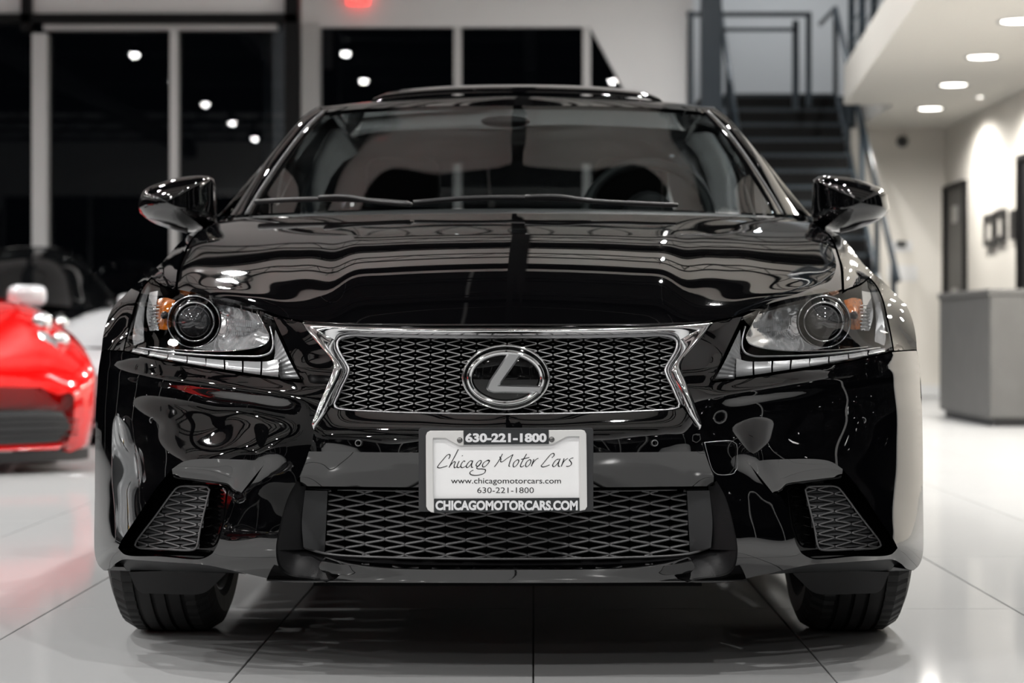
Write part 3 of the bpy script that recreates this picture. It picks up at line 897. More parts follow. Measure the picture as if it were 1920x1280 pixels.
# --- bumper face (one part, both halves): corner, pillar and lower edge, with the fog recess open
SIDE_DN = [R(1719, 657.5), R(1724, 687), R(1728, 745), R(1730, 820), R(1730.5, 930), R(1730, 1040), R(1724, 1058), R(1713, 1069)]
BOT = [R(1713, 1069), R(1700, 1066), R(1689, 1056), R(1673, 1048.5), R(1640, 1050), R(1580, 1054), R(1515, 1059), R(1449, 1073), R(1400, 1084), R(1379, 1089), R(1325, 1092), R(1288, 1091)]
PIL = [R(1288, 1091), R(1316, 1084.5), R(1360, 1078), R(1376, 1066), R(1383, 1031), R(1376, 987), R(1360, 931), R(1338, 891), R(1322, 850), R(1316, 832), R(1311, 804)]
FOG = [[R(1406, 871, -.004), R(1419, 864.5, -.012), R(1478, 860.5, -.018), R(1537, 861, -.018), R(1560, 866, -.018), R(1580, 879, -.018)],
       [R(1580, 879, -.018), R(1605, 908, -.02), R(1644, 965, -.025), R(1677, 1014, -.03), R(1683, 1027, -.03)],
       [R(1683, 1027, -.03), R(1673, 1038, -.02), R(1600, 1043, -.012), R(1527, 1048, -.006), R(1512, 1043, 0), R(1503, 1037, 0)],
       [R(1503, 1037, 0), R(1494, 1022, 0), R(1462.5, 928, 0), R(1449, 924, 0), R(1429, 906, 0), R(1406, 871, -.004)]]
BSEG = [[R(1337, 605), R(1366, 598.5), R(1391, 593.5)], [R(1391, 593.5), R(1361, 656), R(1333.5, 714.5)],
        [R(1333.5, 714.5), R(1336, 717), R(1366, 713.5), R(1419, 707.5), R(1472, 699.5), R(1525, 691.5), R(1579, 681.5), R(1632, 670.5), R(1674, 660)],
        [R(1674, 660), R(1700, 658), R(1719, 657.5)], SIDE_DN, BOT, PIL, list(reversed(LEG_OUT))]
BIN = [R(1340, 690), R(1330, 640), R(1345, 830), R(1400, 800), R(1500, 805, .002), R(1600, 800), R(1690, 800), R(1400, 930), R(1415, 1000), R(1430, 1050), R(1690, 900, -.006), R(1700, 980, -.012), R(1712, 1030, -.012)]
bc_mesh = panel_mesh(BSEG, interior=BIN, holes=[FOG], grid=.075, step=.009, flange=(0, .03, 0), base=True, extra=ridge_y)

BCA, BCB = pair('bumper_corner', *bc_mesh, 'paint', (car, car))
BC = (BCA, BCB)
C1_ = None
# fog recess: brow that faces the floor, dark well, framed mesh insert
bt = resample(catmull(FOG[0], .005), 44)
bb = resample(catmull([R(1449, 924, 0), R(1460, 922, .002), R(1468, 917.5, .006), R(1474, 911, .010), R(1500, 906.5, .012), R(1540, 901, .011), R(1577, 896, .006)], .005), 44)
rows_ = [[p.lerp(q, t) + Vector((0, -.004 * math.sin(PI * t), 0)) for p, q in zip(bt, bb)] for t in np.linspace(0, 1, 9)]
rows_ += [[p.copy() for p in bb], [p + Vector((0, .06, .006)) for p in bb]]
pair('fog_brow', *loft_mesh(rows_), 'paint', BC)
WELL = [[R(1425, 858, .07), R(1500, 856, .075), R(1585, 858, .075)], [R(1585, 858, .075), R(1630, 920, .075), R(1682, 1026, .045)], [R(1682, 1026, .045), R(1600, 1046, .07), R(1497, 1052, .07)], [R(1497, 1052, .07), R(1455, 940, .07), R(1425, 858, .07)]]
pair('fog_well', *panel_mesh(WELL, grid=.2, flange=None, base=True), 'gloss_black', BC)
fog_out = [R(1510, 918, .040), R(1514, 913, .040), R(1540, 911, .042), R(1562, 911, .044), R(1572, 914, .045), R(1581, 924, .045), R(1612, 966, .045), R(1650, 1016, .045), R(1652, 1022, .045), R(1646, 1026, .045), R(1600, 1029, .043), R(1545, 1031, .04), R(1536, 1028, .04), R(1526, 985, .04)]
fog_loop = catmull(fog_out + [fog_out[0]], .006)[:-1]
reg = np.array([(p.x, p.z) for p in fog_loop])
def y_fog(x, z): return ysurf(x, z, .042)
cx0, px, pz = .560, .0378, .0180
lines = []
for k in range(7):
    lines.append(zigzag(cx0 + k * px, cx0 + (k + 1) * px, .22 - k * .0012, pz, 32, k % 2 == 0, .0022))
fw = wires_mesh(lines, .0030, .012, y_fog, reg)
fr = tube_mesh(fog_loop, .0022, 6, True)
lenf, lenr = merge_meshes([fw, fr])
pair('fog_mesh', lenf, lenr, 'mesh_dark', BC)
# stepped cells behind the wires: each row a slat that leans forward
slats = []
zs = np.linspace(.215, .425, 25)
for k in range(24):
    z = zs[k]; xs = np.linspace(.555, .775, 24)
    row0 = [Vector((x, y_fog(x, z) + .002, z)) for x in xs]; row1 = [Vector((x, y_fog(x, z) + .012, z + .0088)) for x in xs]
    v, f = loft_mesh([row0, row1])
    cen = np.array([(sum((v[i].x for i in q)) / 4, sum((v[i].z for i in q)) / 4) for q in f])
    ok = inside(reg, cen); slats.append((v, [q for q, o in zip(f, ok) if o]))
sv, sf = merge_meshes(slats)
pair('fog_cells', sv, sf, 'plastic_grey', BC)

# --- centre bar above and below the crease
C1 = [[RC(778, .012), R(1100, 776, .012), R(1180, 773.5, .012), R(1266, 768, .010), R(1280, 764, .008)], [R(1280, 764, .008), R(1293, 782, .003), R(1311, 804)], [R(1311, 804), R(1316, 832), R(1321, 846, -.002)],
      [R(1321, 846, -.002), R(1160, 848, -.004), RC(849, -.004)]]
bumper = panel('bumper', C1, 'paint', car, interior=[RC(800, .0), RC(825, -.004)] + [R(u, 800 - (u - 950) * .009, .0) for u in range(980, 1290, 24)] + [R(u, 825, -.004) for u in range(980, 1300, 24)], sym=True, grid=.08, step=.01, flange=None, base=True)
C2 = [[RC(849, -.004), R(1160, 848, -.004), R(1321, 846, -.002)], [R(1321, 846, -.002), R(1331, 872, .008), R(1338, 893, .020), R(1337, 911, .040)], [R(1337, 911, .040), R(1250, 912, .046)] + [], [R(1250, 912, .046), R(1160, 913, .048), RC(914, .048)]]
panel('bumper_underbar', C2, 'paint', bumper, interior=[RC(882, .020)] + [R(u, 881, .020) for u in range(980, 1310, 24)], sym=True, grid=.08, step=.01, flange=(0, .06, .004), base=True)
C4 = [[RC(1049, .135), R(1160, 1047, .135), R(1290, 1040, .125), R(1345, 1030, .10)], [R(1345, 1030, .10), R(1383, 1031, .03), R(1376, 1066, .03), R(1360, 1079, .03), R(1316, 1086, .02), R(1290, 1093, .02)],
      [R(1290, 1093, .02), R(1262, 1079, .026), R(1160, 1070, .036), RC(1071, .036)]]
panel('lower_shelf', C4, 'plastic', bumper, sym=True, grid=.12, step=.012, flange=None, base=True)
C3 = [[RC(1068.5, .022), R(1160, 1066, .022), R(1254, 1059, .020), R(1297, 1052, .018)], [R(1297, 1052, .018), R(1303, 1062, .020), R(1296, 1072, .016), R(1264, 1078, .014), R(1270, 1084, .008), R(1289, 1091, .002)],
      [R(1289, 1091, .002), R(1160, 1092, .002), RC(1092.5, .002)]]
panel('front_lip', C3, 'paint', bumper, sym=True, grid=.06, step=.008, flange=(0, .05, .004), base=True)
# cheek beside the lower mesh
CH = [[R(1288, 920, .095), R(1330, 919, .070)], [R(1330, 919, .070), R(1336, 980, .078), R(1333, 1026, .085)], [R(1333, 1026, .085), R(1294, 1036, .115)], [R(1294, 1036, .115), R(1288, 920, .095)]]
pair('lower_cheek', *panel_mesh(CH, grid=.12, flange=(0, .05, 0), base=True), 'plastic_grey', BC)
CK = [[R(1328, 912, .072), R(1345, 900, .02)], [R(1345, 900, .02), R(1363, 931, .02), R(1380, 987, .02), R(1387, 1031, .025)], [R(1387, 1031, .025), R(1331, 1030, .10)], [R(1331, 1030, .10), R(1328, 912, .072)]]
pair('lower_side_wall', *panel_mesh(CK, grid=.12, flange=None, base=True), 'plastic', BC)
# dark core that closes the nose behind all openings
bm_obj('radiator_core', box_bm(-.40, .40, .22, .26, .18, .69), 'black', car)
bm_obj('crash_bar', box_bm(-.80, .80, .46, .5, .2, .64), 'black', car)
bm_obj('underbody', box_bm(-.60, .60, .60, 4.5, .17, .28, .01), 'plastic', car)
mesh_obj('belly_tray', *loft_mesh([[A(u, 1089, .10) for u in (500, 700, 1200, 1400)], [A(u, 1052, .62) for u in (500, 700, 1200, 1400)]]), 'plastic', car, smooth=False)
# lower trim line and tow cover, washer caps, parking sensors
mesh_obj('lower_trim', *tube_mesh(catmull([A(565, 1024, .19), A(612, 1038, .155), A(740, 1045, .135), A(950, 1047.5, .125), A(1160, 1045, .135), A(1291, 1038, .155), A(1335, 1024, .19)], .02), .0028, 6), 'mesh_dark', bumper)
tow = [R(1321, 829, -.0075), R(1374, 827, -.0095), R(1381, 832, -.0095), R(1382.5, 850, -.009), R(1382, 878, -.008), R(1376, 887, -.008), R(1346, 889, -.006), R(1337, 882, -.005), R(1327, 852, -.006)]
mesh_obj('tow_hook_cover', *tube_mesh(catmull(tow + [tow[0]], .008)[:-1], .0008, 6, True), 'satin_silver', bumper)
def washer(side):
    pts = [R(1565, 688, -.0165), R(1606, 683.5, -.0165), R(1611, 686, -.0165), R(1612, 699, -.0165), R(1608, 702, -.0165), R(1569, 706.5, -.0165), R(1564, 703, -.0165), R(1562, 692, -.0165)]
    v, f = panel_mesh([catmull(pts[:4], .01), catmull(pts[3:6], .01), catmull(pts[5:] + [pts[0]], .01)], grid=.08, step=.006, flange=(0, .02, 0))
    return v, f
pair('washer_cap', *washer(1), 'paint', BC)
for u, v, dy in ((1228, 830.5, -.010), (1618, 788, .004)):
    c = R(u, v, dy - .001); r = 6.3 / F * (c.y - CAMY)
    sv_, sf_ = lathe_mesh([(r, .006), (r * 1.0, .0), (r * .86, -.0012), (r * .72, .0), (r * .68, .004)], c, 'y', 24)
    pair('parking_sensor', sv_, sf_, 'mesh_dark', BC if u > 1400 else (bumper, bumper))

# --- grille: chrome frame, satin inner ring, wire mesh, emblem
inner = [RC(631, .012), R(1100, 630, .012), R(1200, 628, .012), R(1245, 626.5, .012), R(1263, 630, .012), R(1272, 639, .012), R(1272, 652, .012), R(1264, 668, .012), R(1254, 684, .012), R(1250.5, 694, .012), R(1254, 706, .012), R(1263, 724, .012), R(1271, 743, .012), R(1277, 757, .010)]
outer = [RC(614, .0), R(1100, 614, .0), R(1200, 612, .0), R(1250, 610.5, .0), R(1300, 607, .0), R(1337, 604, .0), R(1321, 626, -.003), R(1300, 650, -.004), R(1281.5, 671, -.004), R(1276, 686, -.004), R(1280, 702, -.004), R(1290, 727, -.004), R(1302, 756, -.003), R(1309, 773, -.003)]
n = len(inner)
# frame top + bend: correspond by index, finely sampled
def seg_samples(lst, per=10):
    out = []
    sp = catmull(lst, 1e9)
    for a in range(len(lst) - 1):
        loc = catmull(lst[max(0, a - 1):a + 3], .002)
        i0 = min(range(len(loc)), key=lambda i: (loc[i] - lst[a]).length); i1 = min(range(len(loc)), key=lambda i: (loc[i] - lst[a + 1]).length)
        r_ = resample(loc[i0:i1 + 1] if i1 > i0 else [lst[a], lst[a + 1]], per + 1)
        out += r_[:-1]
    out.append(lst[-1]); return out
tip_i = [R(1277, 757, .010), R(1284, 771, .008), R(1296, 787, .004), R(1307, 801, .001), R(1310, 804.5, .0)]
tip_o = [R(1309, 773, -.003), R(1314, 786, -.003), R(1316.5, 794, -.003), R(1315, 800, -.001), R(1311.5, 805, .0)]
oi = seg_samples(outer[:6]) [:-1] + seg_samples(outer[5:])[:-1] + seg_samples(tip_o)
ii = seg_samples(inner[:6])[:-1] + seg_samples(inner[5:])[:-1] + seg_samples(tip_i)
rows = []
prof = [(0, .010), (0, .0), (.06, -.004), (.30, -.0085), (.55, -.0075), (.80, -.003), (.93, .003), (1.0, .010), (1.0, .03)]
for t, dy in prof:
    rows.append([a.lerp(b, t) + Vector((0, dy * (1.0 if i < len(oi) - 12 else .6), 0)) for i, (a, b) in enumerate(zip(oi, ii))])
cv, cf = loft_mesh(rows)
cv2, cf2 = mirror_mesh(cv, cf)
grille = mesh_obj('grille_frame', *merge_meshes([(cv, cf), (cv2, cf2)]), 'chrome', car)
# satin ring round the opening
ring = [RC(632.5, .02)] + [p + Vector((0, .008, 0)) for p in [R(1100, 631.5, .012), R(1200, 629.5, .012), R(1244, 628.5, .012), R(1261, 632, .012), R(1269.5, 640, .012), R(1269.5, 652, .012), R(1261.5, 668, .012), R(1251.5, 684, .012), R(1248, 694, .012), R(1251.5, 706, .012), R(1260.5, 724, .012), R(1268.5, 743, .012), R(1274.5, 757, .010), R(1273, 764, .010), R(1265, 767, .010), R(1180, 772.5, .010), R(1100, 775, .010)]] + [RC(777, .018)]
rr = catmull(ring, .008)
full = rr + [Vector((-p.x, p.y, p.z)) for p in reversed(rr[1:-1])]
mesh_obj('grille_ring', *tube_mesh(full, .0030, 8, True), 'satin_silver', grille)
reg = np.array([(p.x, p.z) for p in full])
def y_gr(x, z): return ysurf(x, z, .034)
lines = []
px, pz = .0309, .01495
for k in range(-12, 12):
    lines.append(zigzag(k * px, (k + 1) * px, .53, pz, 26, k % 2 == 0, .0021))
mesh_obj('grille_mesh', *wires_mesh(lines, .0025, .014, y_gr, reg), 'mesh_grey', grille)
# thin bridges between the zigzag tips
br = []
for k in range(-11, 12):
    for j in range(26):
        if (j + k) % 2 == 0: continue
        z = .53 + j * pz / 2
        br.append([Vector((k * px - .0024, z)), Vector((k * px, z)), Vector((k * px + .0024, z))])
ml_ = mesh_obj('mesh_links', *wires_mesh(br, .0012, .010, lambda x, z: y_gr(x, z) + .002, reg), 'mesh_dark', grille)
ml_['kind'] = 'stuff'
# lower mesh
def LO(u, v):
    y = .15
    for _ in range(10):
        p = A(u, v, y); y = plan(p.x) + .096
    return A(u, v, y)
lowreg = [Cn(919.5, plan(0) + .096), LO(1288, 919.5), LO(1294, 1036), LO(1160, 1046), Cn(1048, plan(0) + .096)]
lr = lowreg + [Vector((-p.x, p.y, p.z)) for p in reversed(lowreg[1:-1])]
reg2 = np.array([(p.x, p.z) for p in lr])
def y_lo(x, z): return plan(x) + .096
lines = []
px2, pz2 = .0414, .0207
for k in range(-10, 10):
    lines.append(zigzag(k * px2, (k + 1) * px2, .20, pz2, 26, k % 2 == 0, .0008, .22))
lm_ = wires_mesh(lines, .0044, .016, y_lo, reg2)
mesh_obj('lower_mesh', *lm_, 'mesh_dark', bumper)
xs_ = np.linspace(-.345, .345, 41)
mesh_obj('lower_mesh_rail', *tube_mesh([Vector((x, plan(x) + .092, .382)) for x in xs_], .0018, 6), 'mesh_dark', bumper)

# emblem
def ellipse_ring(c, rx, rz, prof, seg=96):
    V, Fc = [], []; n = len(prof)
    for k in range(seg):
        a = 2 * PI * k / seg; ca, sa = math.cos(a), math.sin(a)
        for d, h in prof:
            V.append(Vector((c.x + (rx + d) * ca, c.y + h, c.z + (rz + d) * sa)))
    for k in range(seg):
        k2 = (k + 1) % seg
        for j in range(n - 1): Fc.append((k * n + j, k * n + j + 1, k2 * n + j + 1, k2 * n + j))
    return V, Fc
EY = .062
pxm = (EY - CAMY) / F
ec = A(948.5, 707.5, EY)
def E(cx, cy, dy=0.0): return A(850 + cx / 8.535, 630 + cy / 8.535, EY + dy)
dv, df = ellipse_ring(ec, 80 * pxm, 60 * pxm, [(-80 * pxm * .0 - 60 * pxm + .0001, .004), (-.004, .004), (0, .006), (.0, .03)])
emb = mesh_obj('emblem', dv, df, 'gloss_black', grille)
mesh_obj('emblem_rim', *ellipse_ring(ec, 81 * pxm, 60.5 * pxm, [(.001, .012), (.0018, .002), (.0, -.002), (-.002, -.001), (-.0032, .005)]), 'chrome', emb)
rc = E(838, 668)
mesh_obj('emblem_ring', *ellipse_ring(rc, 69 * pxm, 48 * pxm, [(.0056, .004), (.005, -.001), (.0022, -.0055), (-.0015, -.006), (-.004, -.0025), (-.0062, -.001), (-.0066, .004)]), 'chrome', emb)
Lp = [(880, 262), (1105, 280), (752, 775), (1440, 797), (1392, 915), (640, 908), (565, 884), (525, 842), (572, 715)]
Lo = [E(x, y, .003) for x, y in Lp]
cxm, cym = sum(p[0] for p in Lp) / len(Lp), sum(p[1] for p in Lp) / len(Lp)
# inset for the bevelled top face
def inset2d(P, d):
    out = []; n = len(P)
    area = sum(P[i][0] * P[(i + 1) % n][1] - P[(i + 1) % n][0] * P[i][1] for i in range(n))
    sgn = 1 if area > 0 else -1
    for i in range(n):
        a, b, c = Vector(P[i - 1]), Vector(P[i]), Vector(P[(i + 1) % n])
        t1, t2 = (b - a).normalized(), (c - b).normalized()
        n1, n2 = Vector((-t1.y, t1.x)) * sgn, Vector((-t2.y, t2.x)) * sgn
        m = (n1 + n2); L = m.length
        m = m / max(L, .3); k = d / max(m.dot(n1), .45)
        out.append(tuple(b + m * k))
    return out
Li = [E(x, y, -.0085) for x, y in inset2d(Lp, 26)]
Lb = [E(x, y, -.003) for x, y in Lp]
nL = len(Lp)
bm = bmesh.new()
va = [bm.verts.new(p) for p in Lo]; vb = [bm.verts.new(p) for p in Lb]; vc = [bm.verts.new(p) for p in Li]
for i in range(nL):
    j = (i + 1) % nL
    bm.faces.new((va[i], va[j], vb[j], vb[i])); bm.faces.new((vb[i], vb[j], vc[j], vc[i]))
from mathutils.geometry import tessellate_polygon
for tri in tessellate_polygon([Li]): bm.faces.new([vc[i] for i in tri])
bmesh.ops.recalc_face_normals(bm, faces=bm.faces)
bm_obj('emblem_letter', bm, 'emblem_silver', emb)

# --- licence plate on its black backing
PY = 0.0
def PP(cx, cy, dy=0.0): return A(780 + cx / 5.647, 790 + cy / 5.647, PY + dy)
def rrect(x0, y0_, x1, y1, r, n=5):
    pts = []
    for cx, cy, a0 in ((x1 - r, y0_ + r, -90), (x1 - r, y1 - r, 0), (x0 + r, y1 - r, 90), (x0 + r, y0_ + r, 180)):
        for k in range(n + 1):
            a = math.radians(a0 + 90 * k / n); pts.append((cx + r * math.cos(a), cy + r * math.sin(a)))
    return pts
def flat_poly(name, pts, dy, depth, mat, parent, bev=0.0):
    P = [PP(x, y, dy) for x, y in pts]
    bm = bmesh.new(); vs = [bm.verts.new(p) for p in P]
    f = bm.faces.new(vs); f.normal_update()
    if f.normal.y > 0: f.normal_flip()
    r = bmesh.ops.extrude_face_region(bm, geom=[f])
    bmesh.ops.translate(bm, vec=(0, depth, 0), verts=[g for g in r['geom'] if isinstance(g, bmesh.types.BMVert)])
    bmesh.ops.recalc_face_normals(bm, faces=bm.faces)
    if bev:
        ed = [e for e in bm.edges if all(abs(v.co.y - (PY + dy)) < 1e-6 for v in e.verts)]
        bmesh.ops.bevel(bm, geom=ed, offset=bev, segments=3, affect='EDGES')
    big = [q for q in bm.faces if len(q.verts) > 4]
    bmesh.ops.triangulate(bm, faces=big)
    return bm_obj(name, bm, mat, parent)
plate = flat_poly('plate_backing', rrect(28, 72, 1878, 955, 26), .006, .024, 'plate_back', car, .001)
tag(plate, 'black plate backing carrying a white dealer plate in a chrome frame')
wp = flat_poly('licence_plate', rrect(160, 150, 1760, 850, 30), .0035, .002, 'plate_white', plate)
left_arm = [(505, 97), (505, 255), (455, 255), (310, 175), (185, 175), (178, 185), (183, 800), (192, 818), (192, 965), (160, 960), (125, 935), (108, 900), (104, 300), (104, 150), (118, 115), (150, 98)]
right_arm = [(1405, 92), (1750, 88), (1785, 97), (1803, 130), (1806, 300), (1812, 900), (1790, 935), (1730, 948), (1730, 810), (1738, 795), (1730, 165), (1722, 158), (1595, 160), (1450, 240), (1405, 240)]
flat_poly('plate_frame', left_arm, -.002, .006, 'plate_frame', plate, .0008)
flat_poly('plate_frame', right_arm, -.002, .006, 'plate_frame', plate, .0008)
flat_poly('frame_header', [(503, 92), (1403, 86), (1407, 238), (507, 245)], -.0024, .005, 'plate_black', plate)
flat_poly('frame_footer', [(190, 818), (1728, 808), (1732, 948), (192, 962)], -.0024, .005, 'plate_black', plate)
for cx, cy in ((463, 197), (1437, 190)):
    mesh_obj('plate_screw', *lathe_mesh([(.0001, -.0035), (.003, -.0035), (.0048, -.002), (.0056, 0), (.0056, .003)], PP(cx, cy, -.002), 'y', 20), 'screw', plate)
def txt(s, x0, x1, ya, yb, dy, mat, off=0.0):
    v, f = text_mesh(s, 780 + x0 / 5.647, 780 + x1 / 5.647, 790 + ya / 5.647, 790 + yb / 5.647, PY + dy, off)
    return mesh_obj('lettering', v, f, mat, plate, smooth=False)
txt('630-221-1800', 522, 1383, 122, 220, -.0026, 'ink_white', .045)
txt('CHICAGOMOTORCARS.COM', 206, 1713, 836, 940, -.0026, 'ink_white', .045)
txt('www.chicagomotorcars.com', 370, 1535, 597, 675, .0032, 'ink', .006)
txt('630-221-1800', 648, 1248, 697, 757, .0032, 'ink', .0)
strokes = [
    [(345, 395), (358, 372), (358, 350), (335, 352), (285, 405), (240, 460), (228, 485), (250, 491), (290, 482), (332, 468)],
    [(447, 294), (425, 340), (385, 415), (350, 487)], [(352, 480), (380, 445), (405, 425), (415, 430), (403, 470), (408, 490), (432, 478)],
    [(458, 418), (440, 455), (436, 483), (450, 488), (474, 472)], [(486, 366), (496, 358)],
    [(520, 424), (508, 417), (485, 440), (474, 472), (484, 488), (505, 484), (530, 468)],
    [(598, 420), (578, 416), (550, 440), (532, 476), (540, 488), (562, 476), (596, 430), (602, 414), (588, 460), (590, 484), (605, 484)],
    [(695, 416), (675, 413), (648, 435), (636, 462), (646, 474), (668, 460), (694, 425), (672, 462), (642, 490), (652, 500), (700, 502), (735, 512), (728, 540), (690, 560), (630, 570), (580, 560), (570, 545), (580, 528), (608, 514)],
    [(752, 412), (722, 432), (704, 460), (708, 480), (726, 478), (758, 450), (776, 420), (770, 408), (752, 412), (784, 414)],
    [(830, 480), (860, 440), (890, 392), (916, 342)], [(886, 372), (898, 395), (896, 424), (908, 428), (960, 392), (1028, 348)], [(1028, 348), (1008, 390), (990, 440), (984, 472), (996, 474)],
    [(1066, 408), (1040, 430), (1028, 462), (1034, 480), (1056, 472), (1082, 438), (1088, 412), (1076, 404), (1060, 412)],
    [(1172, 342), (1142, 392), (1112, 448), (1106, 474), (1118, 480), (1146, 464)], [(1112, 400), (1150, 392), (1200, 380)],
    [(1198, 404), (1172, 428), (1160, 460), (1166, 478), (1188, 470), (1212, 438), (1216, 412), (1206, 403), (1192, 410)],
    [(1248, 398), (1236, 430), (1222, 474)], [(1228, 456), (1252, 420), (1276, 398), (1296, 388)],
    [(1438, 384), (1462, 358), (1458, 338), (1435, 342), (1390, 390), (1345, 445), (1326, 470), (1340, 480), (1375, 474), (1415, 458)],
    [(1512, 398), (1490, 402), (1460, 434), (1446, 466), (1456, 478), (1478, 466), (1512, 424), (1526, 394), (1508, 445), (1508, 472), (1524, 474)],
    [(1568, 390), (1556, 425), (1538, 476)], [(1545, 456), (1568, 420), (1590, 400), (1608, 390)],
    [(1666, 384), (1640, 392), (1624, 406), (1636, 422), (1646, 442), (1638, 462), (1612, 474), (1590, 474)]]
sp = []
for s in strokes:
    pts = catmull([Vector((x, y, 0)) for x, y in s], 4.0)
    rows_ = [[], []]; nn = len(pts)
    for i, p in enumerate(pts):
        t = pts[min(i + 1, nn - 1)] - pts[max(i - 1, 0)]; t.normalize()
        nrm = Vector((-t.y, t.x, 0)); w = 3.0 + 3.2 * abs(t.dot(Vector((.55, .83, 0)).normalized()))
        for q, sg in ((0, -1), (1, 1)):
            k = p + nrm * (w * sg); rows_[q].append(PP(k.x, k.y, .0031))
    sp.append(loft_mesh(rows_))
mesh_obj('script_lettering', *merge_meshes(sp), 'ink', plate, smooth=False)

# --- headlights: bucket, projector, reflector, indicator, running-light cells, clear cover
def in_(p, d): return p + Vector((0, d, 0))
HLsegs = [HL_TOP, HL_OUT, HL_BOT, HL_IN]
bk = panel_mesh([[in_(p, .16) for p in s] for s in HLsegs], grid=.15, step=.02, flange=None)
bl_ = []
for s in HLsegs: bl_ += catmull(s, .012)[:-1]
bucket = merge_meshes([bk, loft_mesh([bl_, [in_(p, .16) for p in bl_]], True)])
HLa, HLb = pair('headlight', *bucket, 'gloss_black', (car, car))
tag(HLa, 'clear headlight with round projector and amber indicator'); tag(HLb, 'clear headlight with round projector and amber indicator')
HP = (HLa, HLb)
cover = panel_mesh([[in_(p, -.001) for p in s] for s in HLsegs], grid=.08, step=.01, flange=None, lam=1e-4, interior=[A(1544, 610, .385), A(1480, 625, .275)])
pair('lens_cover', *cover, 'lens', HP)
def circ(cu, cv, y): return A(cu, cv, y), (y - CAMY) / F
# projector
c, k_ = circ(1543.5, 603, .47)
pair('projector_lens', *lathe_mesh([(33 * k_, .006), (32 * k_, -.004), (28 * k_, -.015), (21 * k_, -.024), (12 * k_, -.030), (.0001, -.032)], c, 'y', 40), 'projector', HP)
pair('projector_ring', *lathe_mesh([(40 * k_, .03), (39.5 * k_, -.004), (38 * k_, -.009), (35.5 * k_, -.010), (33.5 * k_, -.004), (32.5 * k_, .008)], c, 'y', 48), 'chrome', HP)
pair('projector_shroud', *lathe_mesh([(50 * k_, .05), (44 * k_, .012), (40 * k_, .004)], c, 'y', 48), 'gloss_black', HP)
pair('bezel_ring', *lathe_mesh([(51 * k_, .04), (51 * k_, -.012), (49 * k_, -.018), (46.5 * k_, -.012), (45.5 * k_, .012)], c, 'y', 56), 'clear_ring', HP)
pair('bezel_line', *lathe_mesh([(47.3 * k_, -.0172), (48.2 * k_, -.0195), (49.6 * k_, -.0172)], c, 'y', 56), 'chrome', HP)
# chrome high-beam reflector with ribs
RS = [[A(1424, 584, .305), A(1455, 576, .355), A(1485, 569.5, .42), A(1508, 565.5, .47)], [A(1508, 565.5, .47), A(1496, 585, .46), A(1493, 606, .45), A(1501, 630, .43), A(1518, 645, .40), A(1545, 653, .36)],
      [A(1545, 653, .36), A(1500, 657.5, .30), A(1450, 655.5, .265), A(1414, 648, .245)], [A(1414, 648, .245), A(1402, 640, .24), A(1399, 631, .245), A(1408, 612, .265), A(1424, 584, .305)]]
rv, rf = panel_mesh(RS, interior=[A(1440, 625, .33), A(1470, 612, .43), A(1490, 640, .41), A(1450, 600, .38), A(1430, 640, .28), A(1480, 585, .45)], grid=.06, step=.008, flange=(0, .02, 0))
pair('reflector', rv, rf, 'reflector', HP)
ribs = []
for j, (va, vb, n_) in enumerate(((600, 614, 20), (617, 623, 20), (626, 631, 18))):
    for k in range(n_):
        t = (k + .5) / n_; u = 1414 + 70 * t - j * 2; y = .278 + .115 * t
        sh = -6 * t
        c0, c1 = A(u - 1.3, va + sh + (0 if j else 4 * (1 - t)), y), A(u + 1.3, vb + sh + 1, y)
        m0, m1 = A(u, va + sh + (0 if j else 4 * (1 - t)), y - .005), A(u, vb + sh + 1, y - .005)
        ribs.append(([Vector((c0.x, c0.y, c0.z)), m0, Vector((c1.x, c0.y, c0.z)), Vector((c0.x, c0.y, c1.z)), m1, Vector((c1.x, c0.y, c1.z))], [(0, 1, 4, 3), (1, 2, 5, 4)]))
rbv, rbf = merge_meshes(ribs)
pair('reflector_ribs', rbv, rbf, 'reflector', HP, smooth=False)
mesh_rim = tube_mesh(catmull([A(1424, 584, .30), A(1408, 612, .26), A(1399, 632, .24), A(1403, 642, .235), A(1420, 650, .24), A(1470, 657.5, .27), A(1520, 658, .31), A(1570, 656, .36), A(1630, 650, .45)], .008), .0016, 6)
pair('reflector_rim', *mesh_rim, 'chrome', HP)
rim2 = tube_mesh(catmull([A(1397, 612, .235), A(1391, 645, .215), A(1396, 660, .21), A(1412, 667, .215), A(1450, 668, .235), A(1520, 666, .285), A(1590, 660, .36), A(1650, 652, .44)], .008), .0022, 6)
pair('bezel_trim', *rim2, 'satin_silver', HP)
# amber indicator
AM = [[A(1582, 563, .55), A(1600, 558, .58), A(1616, 561, .61)], [A(1616, 561, .61), A(1618, 590, .58), A(1612, 617, .55)], [A(1612, 617, .55), A(1596, 617, .53), A(1590, 612, .53)], [A(1590, 612, .53), A(1592, 590, .54), A(1582, 563, .55)]]
pair('indicator', *panel_mesh(AM, interior=[A(1602, 590, .53)], grid=.04, step=.006, flange=(0, .02, 0)), 'amber', HP)
c, k_ = circ(1601, 591, .525)
pair('indicator_bulb', *lathe_mesh([(8 * k_, .01), (8 * k_, .0), (6.5 * k_, -.008), (3.5 * k_, -.012), (.0001, -.0135)], c, 'y', 24), 'projector', HP)
CR = [[A(1616, 545, .635), A(1632, 548, .655)], [A(1632, 548, .655), A(1637, 590, .61), A(1630, 620, .56)], [A(1630, 620, .56), A(1613, 619, .545)], [A(1613, 619, .545), A(1619, 590, .58), A(1616, 545, .635)]]
pair('indicator_reflector', *panel_mesh(CR, grid=.05, step=.008, flange=(0, .02, 0)), 'reflector', HP)
sr = []
for k in range(7):
    v_ = 572 + k * 6.5
    sr.append(tube_mesh([A(1612, v_ + 1, .575 - k * .004), A(1631, v_, .60 - k * .005)], .0018, 6))
